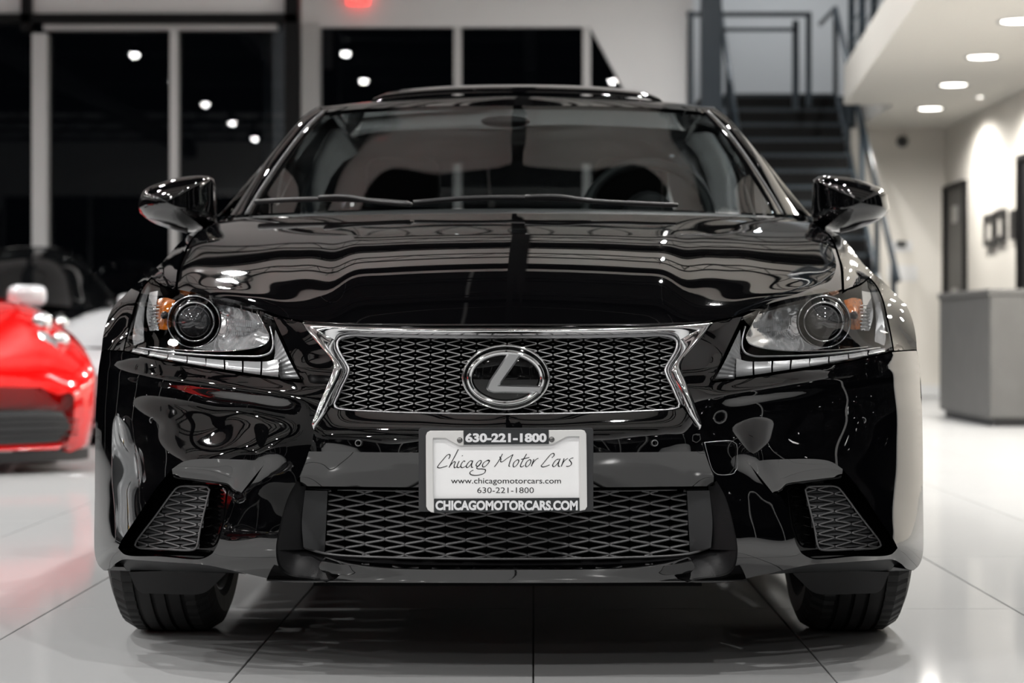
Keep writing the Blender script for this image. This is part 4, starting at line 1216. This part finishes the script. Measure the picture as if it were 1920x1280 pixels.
pair('indicator_ribs', *merge_meshes(sr), 'chrome', HP)
SRf = [[A(1637, 535, .72), A(1648, 560, .655), A(1656, 594, .575), A(1661, 630, .505), A(1658, 648, .46)], [A(1658, 648, .46), A(1640, 640, .52)], [A(1640, 640, .52), A(1642, 600, .60), A(1640, 570, .655), A(1632, 540, .73)], [A(1632, 540, .73), A(1637, 535, .72)]]
pair('side_reflector', *panel_mesh(SRf, grid=.05, step=.008, flange=None), 'reflector', HP)
# running light: frosted strip split into cells
top_e = catmull([A(1345, 706, .155), A(1378, 672, .185), A(1386, 673, .19), A(1400, 677, .195), A(1450, 677, .215), A(1520, 672, .265), A(1590, 664, .345), A(1664, 652, .46)], .004)
def at_u(curve, u):
    best = min(curve, key=lambda p: abs((p.x - CAMX) * F / (p.y - CAMY) + CX - u)); return best
bot_e = catmull([in_(R(u, v), .010) for u, v in ((1342, 711.5), (1366, 708.5), (1419, 702), (1472, 694), (1525, 686), (1579, 676), (1632, 665.5), (1668, 657))], .004)
us = [1379, 1412, 1447, 1482, 1518, 1554, 1591, 1628, 1660]
for a, b in zip(us, us[1:]):
    L = [at_u(top_e, u + .6) for u in np.linspace(a + 1, b - 1, 6)]; Lb = [at_u(bot_e, u) for u in np.linspace(a + 1, b - 1, 6)]
    rows_ = [[p + Vector((0, .012, 0)) for p in L], L, [p.lerp(q, .5) + Vector((0, .003, 0)) for p, q in zip(L, Lb)], Lb, [p + Vector((0, .012, 0)) for p in Lb]]
    pair('light_cell', *loft_mesh(rows_), 'lamp_frost', HP)
# pointed inner end with fine ribs
tipL = [A(1388, 618, .225), A(1375, 645, .20), A(1358, 680, .175), A(1341, 710, .16)]
tipR = [A(1390, 640, .222), A(1388, 660, .21), A(1390, 674, .205), A(1377, 708, .172)]
rows_ = [catmull(tipL, .004)]; m_ = 24
La, Lb_ = resample(catmull(tipL, .004), m_), resample(catmull(tipR, .004), m_)
rows_ = [[p.lerp(q, t) + Vector((0, (.0025 if i % 2 else 0) + .004, 0)) for i, (p, q) in enumerate(zip(La, Lb_))] for t in (0, .33, .66, 1)]
pair('running_light_tip', *loft_mesh(rows_), 'lamp_frost', HP, smooth=False)

# --- windshield, pillars, roof
WS_BOT = [Cn(389, 1.20), A(1150, 391, 1.24), A(1300, 395, 1.33), A(1400, 399, 1.46), A(1452, 401, 1.58)]
WS_SIDE = [A(1452, 401, 1.58), A(1434, 366, 1.67), A(1397, 308, 1.80), A(1361, 256, 1.94), A(1322, 212, 2.08)]
WS_TOP = [A(1322, 212, 2.08), A(1260, 205, 2.03), A(1120, 200, 1.98), Cn(198, 1.96)]
panel('windshield', [WS_BOT, WS_SIDE, WS_TOP], 'windshield', car, interior=[Cn(290, 1.57), A(1200, 296, 1.61)], sym=True, grid=.16, step=.02, flange=None, lam=1e-5)
cowl = [HOOD_REAR[-1], HOOD_REAR[-2], HOOD_REAR[-3], HOOD_REAR[-4], HOOD_REAR[0]]
ca, cb = resample([p + Vector((0, -.02, -.012)) for p in catmull(cowl, .03)], 30), resample([p + Vector((0, .01, -.006)) for p in catmull(WS_BOT + [A(1490, 405, 1.66)], .03)], 30)
cw = loft_mesh([ca, [p.lerp(q, .5) + Vector((0, 0, -.006)) for p, q in zip(ca, cb)], cb])
mesh_obj('cowl', *merge_meshes([cw, mirror_mesh(*cw)]), 'plastic', car)
PIL_O = [A(1503, 404, 1.77), A(1470, 356, 1.83), A(1434, 301, 1.92), A(1397, 254, 2.04), A(1366, 219, 2.14), A(1340, 201, 2.24)]
na = 40
a_, b_ = resample(catmull(WS_SIDE, .02), na), resample(catmull(PIL_O, .02), na)
mould = loft_mesh([[p.lerp(q, t) + Vector((0, dy, 0)) for p, q in zip(a_, b_)] for t, dy in ((-.06, .01), (-.03, -.006), (.10, -.012), (.24, -.010), (.28, .0))])
pair('pillar_moulding', *mould, 'gloss_black', (car, car))
pl = loft_mesh([[p.lerp(q, t) + Vector((0, dy, 0)) for p, q in zip(a_, b_)] for t, dy in ((.27, .0), (.31, -.012), (.45, -.024), (.65, -.028), (.82, -.020), (.94, -.004), (1.0, .02), (.98, .06))])
pair('pillar', *pl, 'paint', (car, car))
st_ = tube_mesh([p.lerp(q, .29) + Vector((0, -.010, 0)) for p, q in zip(a_, b_)], .0024, 6)
pair('pillar_strip', *st_, 'mesh_dark', (car, car))
# roof
RAIL = [A(1340, 201, 2.24), Vector((.600, 2.45, 1.412)), Vector((.610, 2.75, 1.425)), Vector((.605, 3.2, 1.412)), Vector((.585, 3.6, 1.370)), Vector((.565, 3.85, 1.325))]
RB = [Vector((.565, 3.85, 1.325)), Vector((.35, 3.80, 1.350)), Vector((.15, 3.78, 1.362)), Vector((0, 3.775, 1.365))]
panel('roof', [[Cn(197, 1.965), A(1120, 199, 1.985), A(1260, 204, 2.035), A(1322, 210, 2.085)], [A(1322, 210, 2.085), A(1330, 205, 2.15), A(1340, 201, 2.24)], RAIL, RB], 'paint', car,
      interior=[Vector((0, 2.1, 1.402)), Vector((0, 2.25, 1.428)), Vector((0, 2.45, 1.447)), Vector((0, 2.75, 1.455)), Vector((0, 3.1, 1.447)), Vector((0, 3.5, 1.412)), Vector((.35, 2.3, 1.422)), Vector((.35, 2.75, 1.447)), Vector((.35, 3.3, 1.427))],
      mode='top', sym=True, step=.04, grid=.4, flange=(0, 0, -.012))
sr_ = []
for t, (yy, zz) in enumerate(((2.26, 1.436), (2.262, 1.444), (2.45, 1.477), (2.62, 1.504), (2.63, 1.485))):
    sr_.append([Vector((x, yy + .03 * (x / .45) ** 2, zz - .022 * (abs(x) / .45) ** 2.5 - (.01 if abs(x) > .44 else 0))) for x in np.linspace(-.45, .45, 25)])
mesh_obj('sunroof', *loft_mesh(sr_), 'paint', car)
# rear glass, rear shelf and trunk
a2 = [Vector((x, 3.79 + .06 * (x / .56) ** 2, 1.362 - .037 * (abs(x) / .56) ** 2)) for x in np.linspace(-.56, .56, 21)]
b2 = [Vector((x * 1.12, 4.32 - .08 * (x / .56) ** 2, 1.075)) for x in np.linspace(-.56, .56, 21)]
mesh_obj('rear_window', *loft_mesh([[p.lerp(q, t) + Vector((0, .03 * math.sin(PI * t), .03 * math.sin(PI * t))) for p, q in zip(a2, b2)] for t in np.linspace(0, 1, 9)]), 'rear_glass', car)
t0 = [Vector((x, 4.30 - .08 * (x / .7) ** 2, 1.075 - .05 * (x / .75) ** 4)) for x in np.linspace(-.75, .75, 21)]
rw = [t0] + [[Vector((x * s, yy - .10 * (x / .75) ** 4, zz - .05 * (abs(x) / .75) ** 4)) for x in np.linspace(-.78, .78, 21)] for s, yy, zz in ((1.02, 4.5, 1.065), (1.0, 4.78, 1.05), (1.0, 4.80, 1.03), (1.0, 4.82, .82), (1.02, 4.85, .70), (1.02, 4.82, .45), (1.0, 4.76, .25))]
mesh_obj('trunk_lid', *loft_mesh(rw), 'paint', car)
# body side with wheel arches (behind the front corner)
FA, RA, RW, ARCH = .86, 3.71, .335, .385
def arch(yc, n=16, a0=200, a1=-20):
    return [Vector((.905, yc + ARCH * math.cos(math.radians(a0 + (a1 - a0) * k / n)), .335 + ARCH * math.sin(math.radians(a0 + (a1 - a0) * k / n)))) for k in range(n + 1)]
def on(pts, fx): return [Vector((fx(p.y, p.z), p.y, p.z)) for p in pts]
side_front = list(reversed(SIDE_DN)) + SILH_UP
belt = [A(1505, 405, 1.76), Vector((.80, 2.3, 1.025)), Vector((.80, 3.0, 1.045)), Vector((.79, 3.7, 1.055)), Vector((.78, 4.3, 1.05)), Vector((.77, 4.66, 1.0))]
rear = [Vector((.77, 4.66, 1.0)), Vector((.80, 4.72, .8)), Vector((.80, 4.72, .5)), Vector((.79, 4.66, .25))]
bottom1 = [Vector((.79, 4.66, .25)), Vector((.86, 4.2, .21)), arch(RA)[-1]]
bottom2 = [arch(RA)[0], Vector((.90, 2.9, .18)), Vector((.90, 1.7, .18)), arch(FA)[-1]]
rev = lambda L: list(reversed(L))
sd = panel_mesh([side_front[:8], side_front[8:], belt, rear, bottom1, rev(arch(RA)), bottom2, rev(arch(FA)), [arch(FA)[0], side_front[0]]], mode='side', step=.04, grid=.5, flange=(-.05, 0, 0),
                interior=[Vector((.925, 1.5, .78)), Vector((.925, 2.5, .80)), Vector((.93, 3.4, .82)), Vector((.915, 1.5, .45)), Vector((.905, 2.5, .45)), Vector((.92, FA, .78)), Vector((.92, RA, .80)), Vector((.88, 2.5, .95)), Vector((.875, 1.6, .93)), Vector((.88, 3.4, .96))])
pair('body_side', *sd, 'paint', (car, car))
# side glass between belt and roof rail
gl_b = resample(catmull(belt[:5], .05), 30); gl_t = resample(catmull(PIL_O + RAIL[1:] + [Vector((.60, 4.05, 1.22)), Vector((.70, 4.30, 1.06))], .05), 60)
gl_b2 = resample(catmull([A(1500, 406, 1.775)] + belt[1:5], .05), 60)
gs = loft_mesh([[p.lerp(q, t) + Vector((.03 * math.sin(PI * t), 0, 0)) for p, q in zip(gl_b2, gl_t)] for t in np.linspace(0, 1, 7)])
pair('side_window', *gs, 'tint_glass', (car, car))

# --- mirrors
mo = [(1525, 345), (1527, 336), (1534, 331), (1545, 329.5), (1583, 332.5), (1619, 341.5), (1650, 354), (1661, 367), (1664, 382), (1665, 395), (1658, 404.5), (1634, 420), (1603, 429), (1570, 434.5), (1550, 428), (1528, 418)]
MY = 1.62
ml = catmull([A(u, v, MY) for u, v in mo + [mo[0]]], .012)[:-1]
cc = A(1600, 384, MY)
rows_ = []
for t in np.linspace(0, 1, 12):
    a = t * PI / 2; s = math.cos(a) ** .7 if t < 1 else 0.001
    rows_.append([cc + (p - cc) * s + Vector((0, -.125 * math.sin(a), 0)) for p in ml])
back = [[cc + (p - cc) * s + Vector((0, dy, 0)) for p in ml] for s, dy in ((.93, .06), (.97, .05), (1.0, .02))]
MA, MB_ = pair('mirror', *loft_mesh(back + rows_, True), 'paint', (car, car))
MP = (MA, MB_)
pair('mirror_glass', *loft_mesh([[cc + (p - cc) * s + Vector((0, .058, 0)) for p in ml] for s in (.93, .5, .01)], True), 'tint_glass', MP)
arm = tube_mesh([A(1500, 425, 1.80), A(1535, 424, 1.74), A(1560, 418, 1.66)], [.03, .03, .028], 10, flat=.6)
pair('mirror_arm', *arm, 'paint', MP)
sg = tube_mesh(catmull([A(1628, 405, 1.53), A(1648, 401, 1.55), A(1662, 393, 1.605)], .01), .007, 8, flat=.55)
pair('mirror_indicator', *sg, 'lamp_frost', MP)
ln_ = tube_mesh(catmull([A(1576, 433, 1.575), A(1610, 424, 1.545), A(1640, 411, 1.555), A(1662, 396, 1.61)], .01), .006, 8)
pair('mirror_underside', *ln_, 'satin_silver', MP)

# --- wipers, steering wheel, seats, dash
wa = tube_mesh(catmull([A(482, 378, 1.40), A(560, 374, 1.34), A(640, 373, 1.28), A(700, 377, 1.235), A(760, 381, 1.20)], .02), [.007] * 3 + [.008] * 30, 6) if False else None
def wiper(blade, arm_):
    bl = catmull(blade, .02); w = mesh_obj('wiper', *tube_mesh(bl, .008, 8, flat=.8), 'plastic', car)
    mesh_obj('wiper_arm', *tube_mesh(catmull(arm_, .02), .010, 8, flat=.6), 'plastic', w)
    return w
wiper([A(480, 378, 1.46), A(560, 374, 1.36), A(660, 374, 1.27), A(765, 381, 1.17)], [A(600, 370, 1.30), A(650, 369, 1.255), A(700, 377, 1.20), A(770, 383, 1.13)])
wiper([A(775, 380, 1.17), A(870, 372, 1.175), A(980, 370.5, 1.175), A(1110, 376, 1.17)], [A(985, 369, 1.155), A(1050, 369, 1.15), A(1100, 376, 1.15), A(1270, 385, 1.19)])
mesh_obj('dashboard', *loft_mesh([[Vector((x, yy, zz - .02 * (x / .7) ** 2)) for x in np.linspace(-.70, .70, 15)] for yy, zz in ((1.30, .98), (1.5, 1.035), (1.75, 1.045), (1.95, 1.01), (2.0, .8))]), 'interior', car)
swc = A(1215, 408, 2.05)
tilt = math.radians(25)
ring_ = [swc + Vector((.185 * math.cos(a), .185 * math.sin(a) * math.sin(tilt), .185 * math.sin(a) * math.cos(tilt))) for a in np.linspace(0, 2 * PI, 41)[:-1]]
sw = mesh_obj('steering_wheel', *tube_mesh(ring_, .016, 10, True), 'interior_grey', car)
mesh_obj('steering_hub', *lathe_mesh([(.0001, -.03), (.06, -.03), (.08, 0), (.07, .03)], swc, 'y', 20), 'interior', sw)
for a in (0, PI, -PI / 2):
    mesh_obj('steering_spoke', *tube_mesh([swc + Vector((.06 * math.cos(a), 0, .06 * math.sin(a))), swc + Vector((.18 * math.cos(a), .18 * math.sin(a) * math.sin(tilt), .18 * math.sin(a) * math.cos(tilt)))], .014, 8), 'interior_grey', sw)
for x in (-.37, .37):
    s_ = bm_obj('seat', box_bm(x - .24, x + .24, 2.55, 2.72, .55, 1.10, .05, 3), 'interior', car, True)
    bm_obj('headrest', box_bm(x - .12, x + .12, 2.60, 2.70, 1.12, 1.27, .04, 3), 'interior', s_, True)
    bm_obj('seat_cushion', box_bm(x - .25, x + .25, 2.1, 2.6, .45, .60, .05, 3), 'interior', s_, True)
rb_ = bm_obj('rear_bench', box_bm(-.6, .6, 3.4, 3.6, .45, 1.04, .06, 3), 'interior', car, True)
mesh_obj('mirror_inside', *loft_mesh([[A(950 + 46 * math.cos(a) * s - 2, 228 + 11 * math.sin(a) * s, 1.98 + dy) for a in np.linspace(0, 2 * PI, 25)[:-1]] for s, dy in ((1, .02), (1, 0), (.8, -.012), (.01, -.015))], True), 'interior', car)

# --- wheels
def wheel(x, y, side):
    w = .235
    prof = [(.235, -w / 2 + .02), (.255, -w / 2 + .004), (.29, -w / 2), (.318, -w / 2 + .012), (.330, -w / 2 + .032)]
    xs = [(-.085, 0), (-.052, 1), (-.045, 1), (-.042, 0), (-.021, 0), (-.018, 1), (-.011, 1), (-.008, 0), (.008, 0), (.011, 1), (.018, 1), (.021, 0), (.042, 0), (.045, 1), (.052, 1), (.085, 0)]
    xs = [(-.080, 0), (-.056, 0), (-.055, 1), (-.047, 1), (-.046, 0), (-.021, 0), (-.020, 1), (-.012, 1), (-.011, 0), (.011, 0), (.012, 1), (.020, 1), (.021, 0), (.046, 0), (.047, 1), (.055, 1), (.056, 0), (.080, 0)]
    prof += [(RW - (.008 if g else 0) - abs(h) * .018, h) for h, g in xs]
    prof += [(r, -h) for r, h in reversed(prof[:5])]
    seg = 260
    V, Fc = lathe_mesh(prof, (x, y, RW), 'x', seg)
    n = len(prof)
    for k in range(seg):                                    # shoulder sipes: notches across the outer ribs
        if k % 4 == 0:
            for j in list(range(3, 7)) + list(range(n - 7, n - 3)):
                p = V[k * n + j]; d = Vector((0, p.y - y, p.z - RW)).normalized()
                V[k * n + j] = p - d * .005
    V = [Vector((p.x, p.y, max(p.z, 0.0008))) for p in V]
    t = mesh_obj('wheel', V, [tuple(reversed(q)) for q in Fc], 'rubber', car, smooth=False)
    rp = [(.0001, .05 * side), (.05, .055 * side), (.08, .04 * side)]
    rim = [(.236, -.095), (.225, -.09), (.215, -.06), (.205, 0), (.215, .07), (.228, .10), (.240, .105)]
    mesh_obj('rim', *lathe_mesh(rim, (x, y, RW), 'x', 48), 'rim', t)
    bm = bmesh.new()
    for k in range(10):
        a = 2 * PI * k / 10
        v, f = tube_mesh([Vector((x + .07 * side, y, RW)), Vector((x + .085 * side, y + .22 * math.cos(a), RW + .22 * math.sin(a)))], [.03, .016], 6)
        vs = [bm.verts.new(p) for p in v]
        for q in f: bm.faces.new([vs[i] for i in q])
    bm_obj('spokes', bm, 'rim', t)
    mesh_obj('brake_disc', *lathe_mesh([(.0001, .0), (.17, .0), (.17, .02), (.0001, .02)], (x, y, RW), 'x', 32), 'screw', t)
for y in (FA, RA):
    for s in (-1, 1): wheel(s * .79, y, s)
# spats ahead of the front tyres
SP = [[A(1486, 1074, .52), A(1600, 1070, .50), A(1668, 1072, .50)], [A(1668, 1072, .50), A(1652, 1106, .51), A(1642, 1112, .51)], [A(1642, 1112, .51), A(1530, 1112, .52), A(1516, 1104, .52)], [A(1516, 1104, .52), A(1486, 1074, .52)]]
pair('wheel_spat', *panel_mesh(SP, grid=.15, flange=(0, .02, 0)), 'plastic', (car, car))
UT = [[A(1440, 1078, .18), A(1511, 1058, .20), A(1600, 1053, .25), A(1673, 1048, .34), A(1705, 1068, .46)], [A(1705, 1068, .46), A(1600, 1072, .50), A(1440, 1078, .50)], [A(1440, 1078, .50), A(1440, 1078.2, .18)]]
ut = loft_mesh([[A(1440, 1076, .20), A(1511, 1056, .24), A(1600, 1051, .29), A(1673, 1047, .38), A(1700, 1064, .47)], [A(1470, 1074, .52), A(1500, 1073, .52), A(1600, 1072, .52), A(1660, 1071, .52), A(1700, 1069, .52)]])
pair('under_panel', *ut, 'plastic_grey', (car, car))
# wheel houses
for y in (FA, RA):
    wh = loft_mesh([[Vector((x, y + (ARCH + .01) * math.cos(math.radians(a)), .335 + (ARCH + .01) * math.sin(math.radians(a)))) for a in range(200, -21, -10)] for x in (.9, .58)])
    pair('wheel_house', *wh, 'plastic', (car, car))

# ================================================================== OTHER CARS IN THE SHOWROOM
def sports_car(name, label, paint, loc, rot=0.0, opening=True, kind=0, tall=1.0, roofmat=None):
    """A low coupe: lofted body with raised front wings, cabin, lamps, intake, wheels. Front faces -y, origin under the nose."""
    t = thing(name, label, 'car', (0, 0, 0))
    # stations: y, half width, centre height, wing height (at 0.72 w), shoulder z, floor z
    S = [(0.00, .72, .44, .43, .38, .12), (.03, .80, .50, .50, .42, .10), (.12, .87, .56, .57, .47, .09), (.30, .905, .63, .67, .55, .09), (.55, .92, .70, .78, .60, .10), (.85, .925, .77, .86, .63, .12), (1.2, .925, .84, .89, .65, .16), (1.6, .92, .93, .92, .68, .16),
         (2.4, .92, .95, .93, .70, .16), (3.2, .95, .95, .95, .72, .17), (3.8, .95, .93, .93, .70, .20), (4.25, .88, .85, .84, .64, .25), (4.42, .78, .70, .68, .58, .30)]
    rows = []
    for y, w, zc, zw, zs, zb in S:
        half = [(0, zc), (.28 * w, zc + .004), (.48 * w, zc * .6 + zw * .4), (.64 * w, zw * .93 + zc * .07), (.76 * w, zw), (.88 * w, zw - .04), (.965 * w, (zw + zs) / 2), (w, zs), (w * .995, (zs + zb) / 2), (.96 * w, zb + .04), (.88 * w, zb)]
        rows.append([Vector((-x, y, z)) for x, z in reversed(half[1:])] + [Vector((x, y, z)) for x, z in half])
    # smooth along y
    nr = len(rows[0]); cols = [catmull([r[i] for r in rows], 1e9) for i in range(nr)]
    fine = [resample(catmull([r[i] for r in rows], .08), 60) for i in range(nr)]
    R2 = [[fine[i][k] for i in range(nr)] for k in range(60)]
    v, f = loft_mesh(R2)
    f.append(tuple(range(nr)))
    mesh_obj('body', v, [tuple(reversed(q)) for q in f], paint, t)
    # cabin
    cab = []
    for y, w, z in ((1.45, .74, .92), (1.75, .70, 1.05), (2.1, .62, 1.20), (2.5, .58, 1.285), (2.9, .57, 1.27), (3.4, .58, 1.16), (3.95, .62, .95)):
        cab.append([Vector((x * w, y - .12 * (1 - abs(x)) * (1 if y < 2.3 else 0), .88 + (z - .88) * tall * (1 - abs(x) ** 4))) for x in np.linspace(-1, 1, 17)])
    cab = [list(r) for r in zip(*[resample(catmull([c[i] for c in cab], .06), 30) for i in range(17)])]
    mesh_obj('cabin_glass', *loft_mesh(cab), 'tint_dark', t)
    mesh_obj('roof', *loft_mesh([[p + Vector((0, 0, .012)) for p in r[3:14]] for r in cab[13:23]]), roofmat or paint, t)
    for s in (-1, 1):
        # lamps
        lv = []
        for a in np.linspace(0, 2 * PI, 25)[:-1]:
            lv.append((.70 + .085 * math.cos(a) - .07 * math.sin(a), .42 + .25 * math.sin(a) + .02 * math.cos(a)))
        def zof(x, y):
            ys = [q[0] for q in S]; i = max(0, min(len(S) - 2, sum(1 for q in ys if q <= y) - 1)); u = (y - S[i][0]) / (S[i + 1][0] - S[i][0])
            zc = S[i][2] + (S[i + 1][2] - S[i][2]) * u; zw = S[i][3] + (S[i + 1][3] - S[i][3]) * u; w = S[i][1] + (S[i + 1][1] - S[i][1]) * u
            k = min(1, max(0, (abs(x) / w - .28) / .48)); base = zc + (zw - zc) * k
            return base - max(0, abs(x) / w - .76) ** 1.3 * .9
        ring0 = [Vector((s * x, y, zof(x, y) + .004)) for x, y in lv]
        c0 = sum(ring0, Vector()) / len(ring0)
        hl = mesh_obj('headlight', *loft_mesh([ring0] + [[c0 + (p - c0) * k + Vector((0, -.02 * (1 - k), .022 * (1 - k ** 2))) for p in ring0] for k in (.85, .6, .3, .01)], True), 'reflector_soft', t)
        for (dx, dy, r) in ((.74, .30, .045), (.69, .46, .055)):
            mesh_obj('lamp', *lathe_mesh([(r, .0), (r * .9, -.03), (r * .5, -.045), (.0001, -.05)], (s * dx, dy, zof(dx, dy) + .02), 'y', 16), 'chrome', hl)
        mm = bm_obj('door_mirror', box_bm(s * .93 - .11, s * .93 + .11, 1.50, 1.63, .86, .98, .045, 3), 'paint_silver' if kind < 2 else paint, t, True)
        for y in (.88, 3.35):
            v, f = lathe_mesh([(.22, -.10), (.30, -.115), (.325, -.09), (.330, 0), (.325, .09), (.30, .115), (.22, .10), (.15, .08), (.0001, .07)], (s * .80, y, .33), 'x', 40)
            v = [Vector((p.x, p.y, max(p.z, .001))) for p in v]
            wv = mesh_obj('wheel', v, f, 'rubber', t)
            mesh_obj('rim', *lathe_mesh([(.0001, .118 * s), (.06, .125 * s), (.20, .105 * s), (.225, .117 * s)], (s * .80, y, .33), 'x', 24), 'rim', wv)
    if opening:
        xs = np.linspace(-.74, .74, 31)
        def yf(x): return -.014 + .16 * (abs(x) / .86) ** 9
        r0 = [Vector((x, yf(x) + .004, .150 + .02 * (abs(x) / .74) ** 6)) for x in xs]; r1 = [Vector((x, yf(x) - .002, .315 - .03 * (abs(x) / .74) ** 10)) for x in xs]
        it = mesh_obj('intake', *loft_mesh([r0, [p.lerp(q, .5) + Vector((0, -.012, 0)) for p, q in zip(r0, r1)], r1]), 'plastic_grey', t)
        for k in range(4):
            mesh_obj('intake_slat', *tube_mesh([p.lerp(q, .2 + k * .2) + Vector((0, -.016, 0)) for p, q in zip(r0, r1)], .004, 6), 'plastic', it)
    mesh_obj('splitter', *loft_mesh([[Vector((x, -.02 + .20 * (abs(x) / .86) ** 7, z)) for x in np.linspace(-.84, .84, 25)] for z in (.06, .115)]), 'plastic', t)
    mesh_obj('hood_seam', *tube_mesh([Vector((x, .20 + .10 * (abs(x) / .6) ** 2, .612 - .01 * abs(x))) for x in np.linspace(-.55, .55, 21)], .006, 6), 'black', t)
    mesh_obj('hood_badge', *lathe_mesh([(.0001, .02), (.03, .018), (.035, 0)], (0, .30, .63), 'z', 16), 'badge_gold', t)
    t.location = loc; t.rotation_euler = (0, 0, rot)
    return t
pmat('tint_dark', (0.004, 0.0045, 0.005), 0.03, 0, 0.5)
pmat('reflector_soft', (0.62, 0.63, 0.66), 0.12, 0.6, 0.6, 1.0)

def copy_tree(o, parent=None):
    c = o.copy(); COL.objects.link(c); c.parent = parent
    for ch in o.children: copy_tree(ch, c)
    return c

RT = math.radians(30)
red = sports_car('sports_car', 'bright red sports car with wide dark intake, parked beside the sedan', 'paint_red', (-2.88, 5.95, 0), RT)
sil = sports_car('sports_car', 'silver-white sports car, its wing showing between the red car and the sedan', 'paint_silver', (-2.6, 8.7, 0), math.radians(-25), kind=1)
blk = sports_car('sports_car', 'black sports car farther back, its windshield showing above the red hood', 'paint_dark', (-4.3, 11.35, 0), 0.0, kind=2, tall=1.4)
# cars around the camera, seen only as reflections in the sedan's paint
r2 = copy_tree(red); r2.location = (-4.3, -1.3, 0); r2.rotation_euler = (0, 0, math.radians(75)); r2['label'] = 'red sports car beside the camera, mirrored in the sedan bumper corner'
s2 = copy_tree(sil); s2.location = (-3.9, 1.7, 0); s2.rotation_euler = (0, 0, math.radians(85)); s2['label'] = 'silver-white sports car beside the sedan, mirrored along its fender'
b3 = copy_tree(blk); b3.location = (-4.3, -4.6, 0); b3.rotation_euler = (0, 0, math.radians(75)); b3['label'] = 'black sports car beside the camera, mirrored faintly in the bumper'
for k, x in enumerate((-3.7, -1.25, 1.2, 3.4)):  # unseen row added to block the pale floor and blacken bumper reflections
    c = copy_tree(blk); c.location = (x, -9.3, 0); c.rotation_euler = (0, 0, PI)
    c['label'] = 'black car added behind the camera, mirrored as darkness in the bumper'; c['group'] = 'black cars added behind the camera'
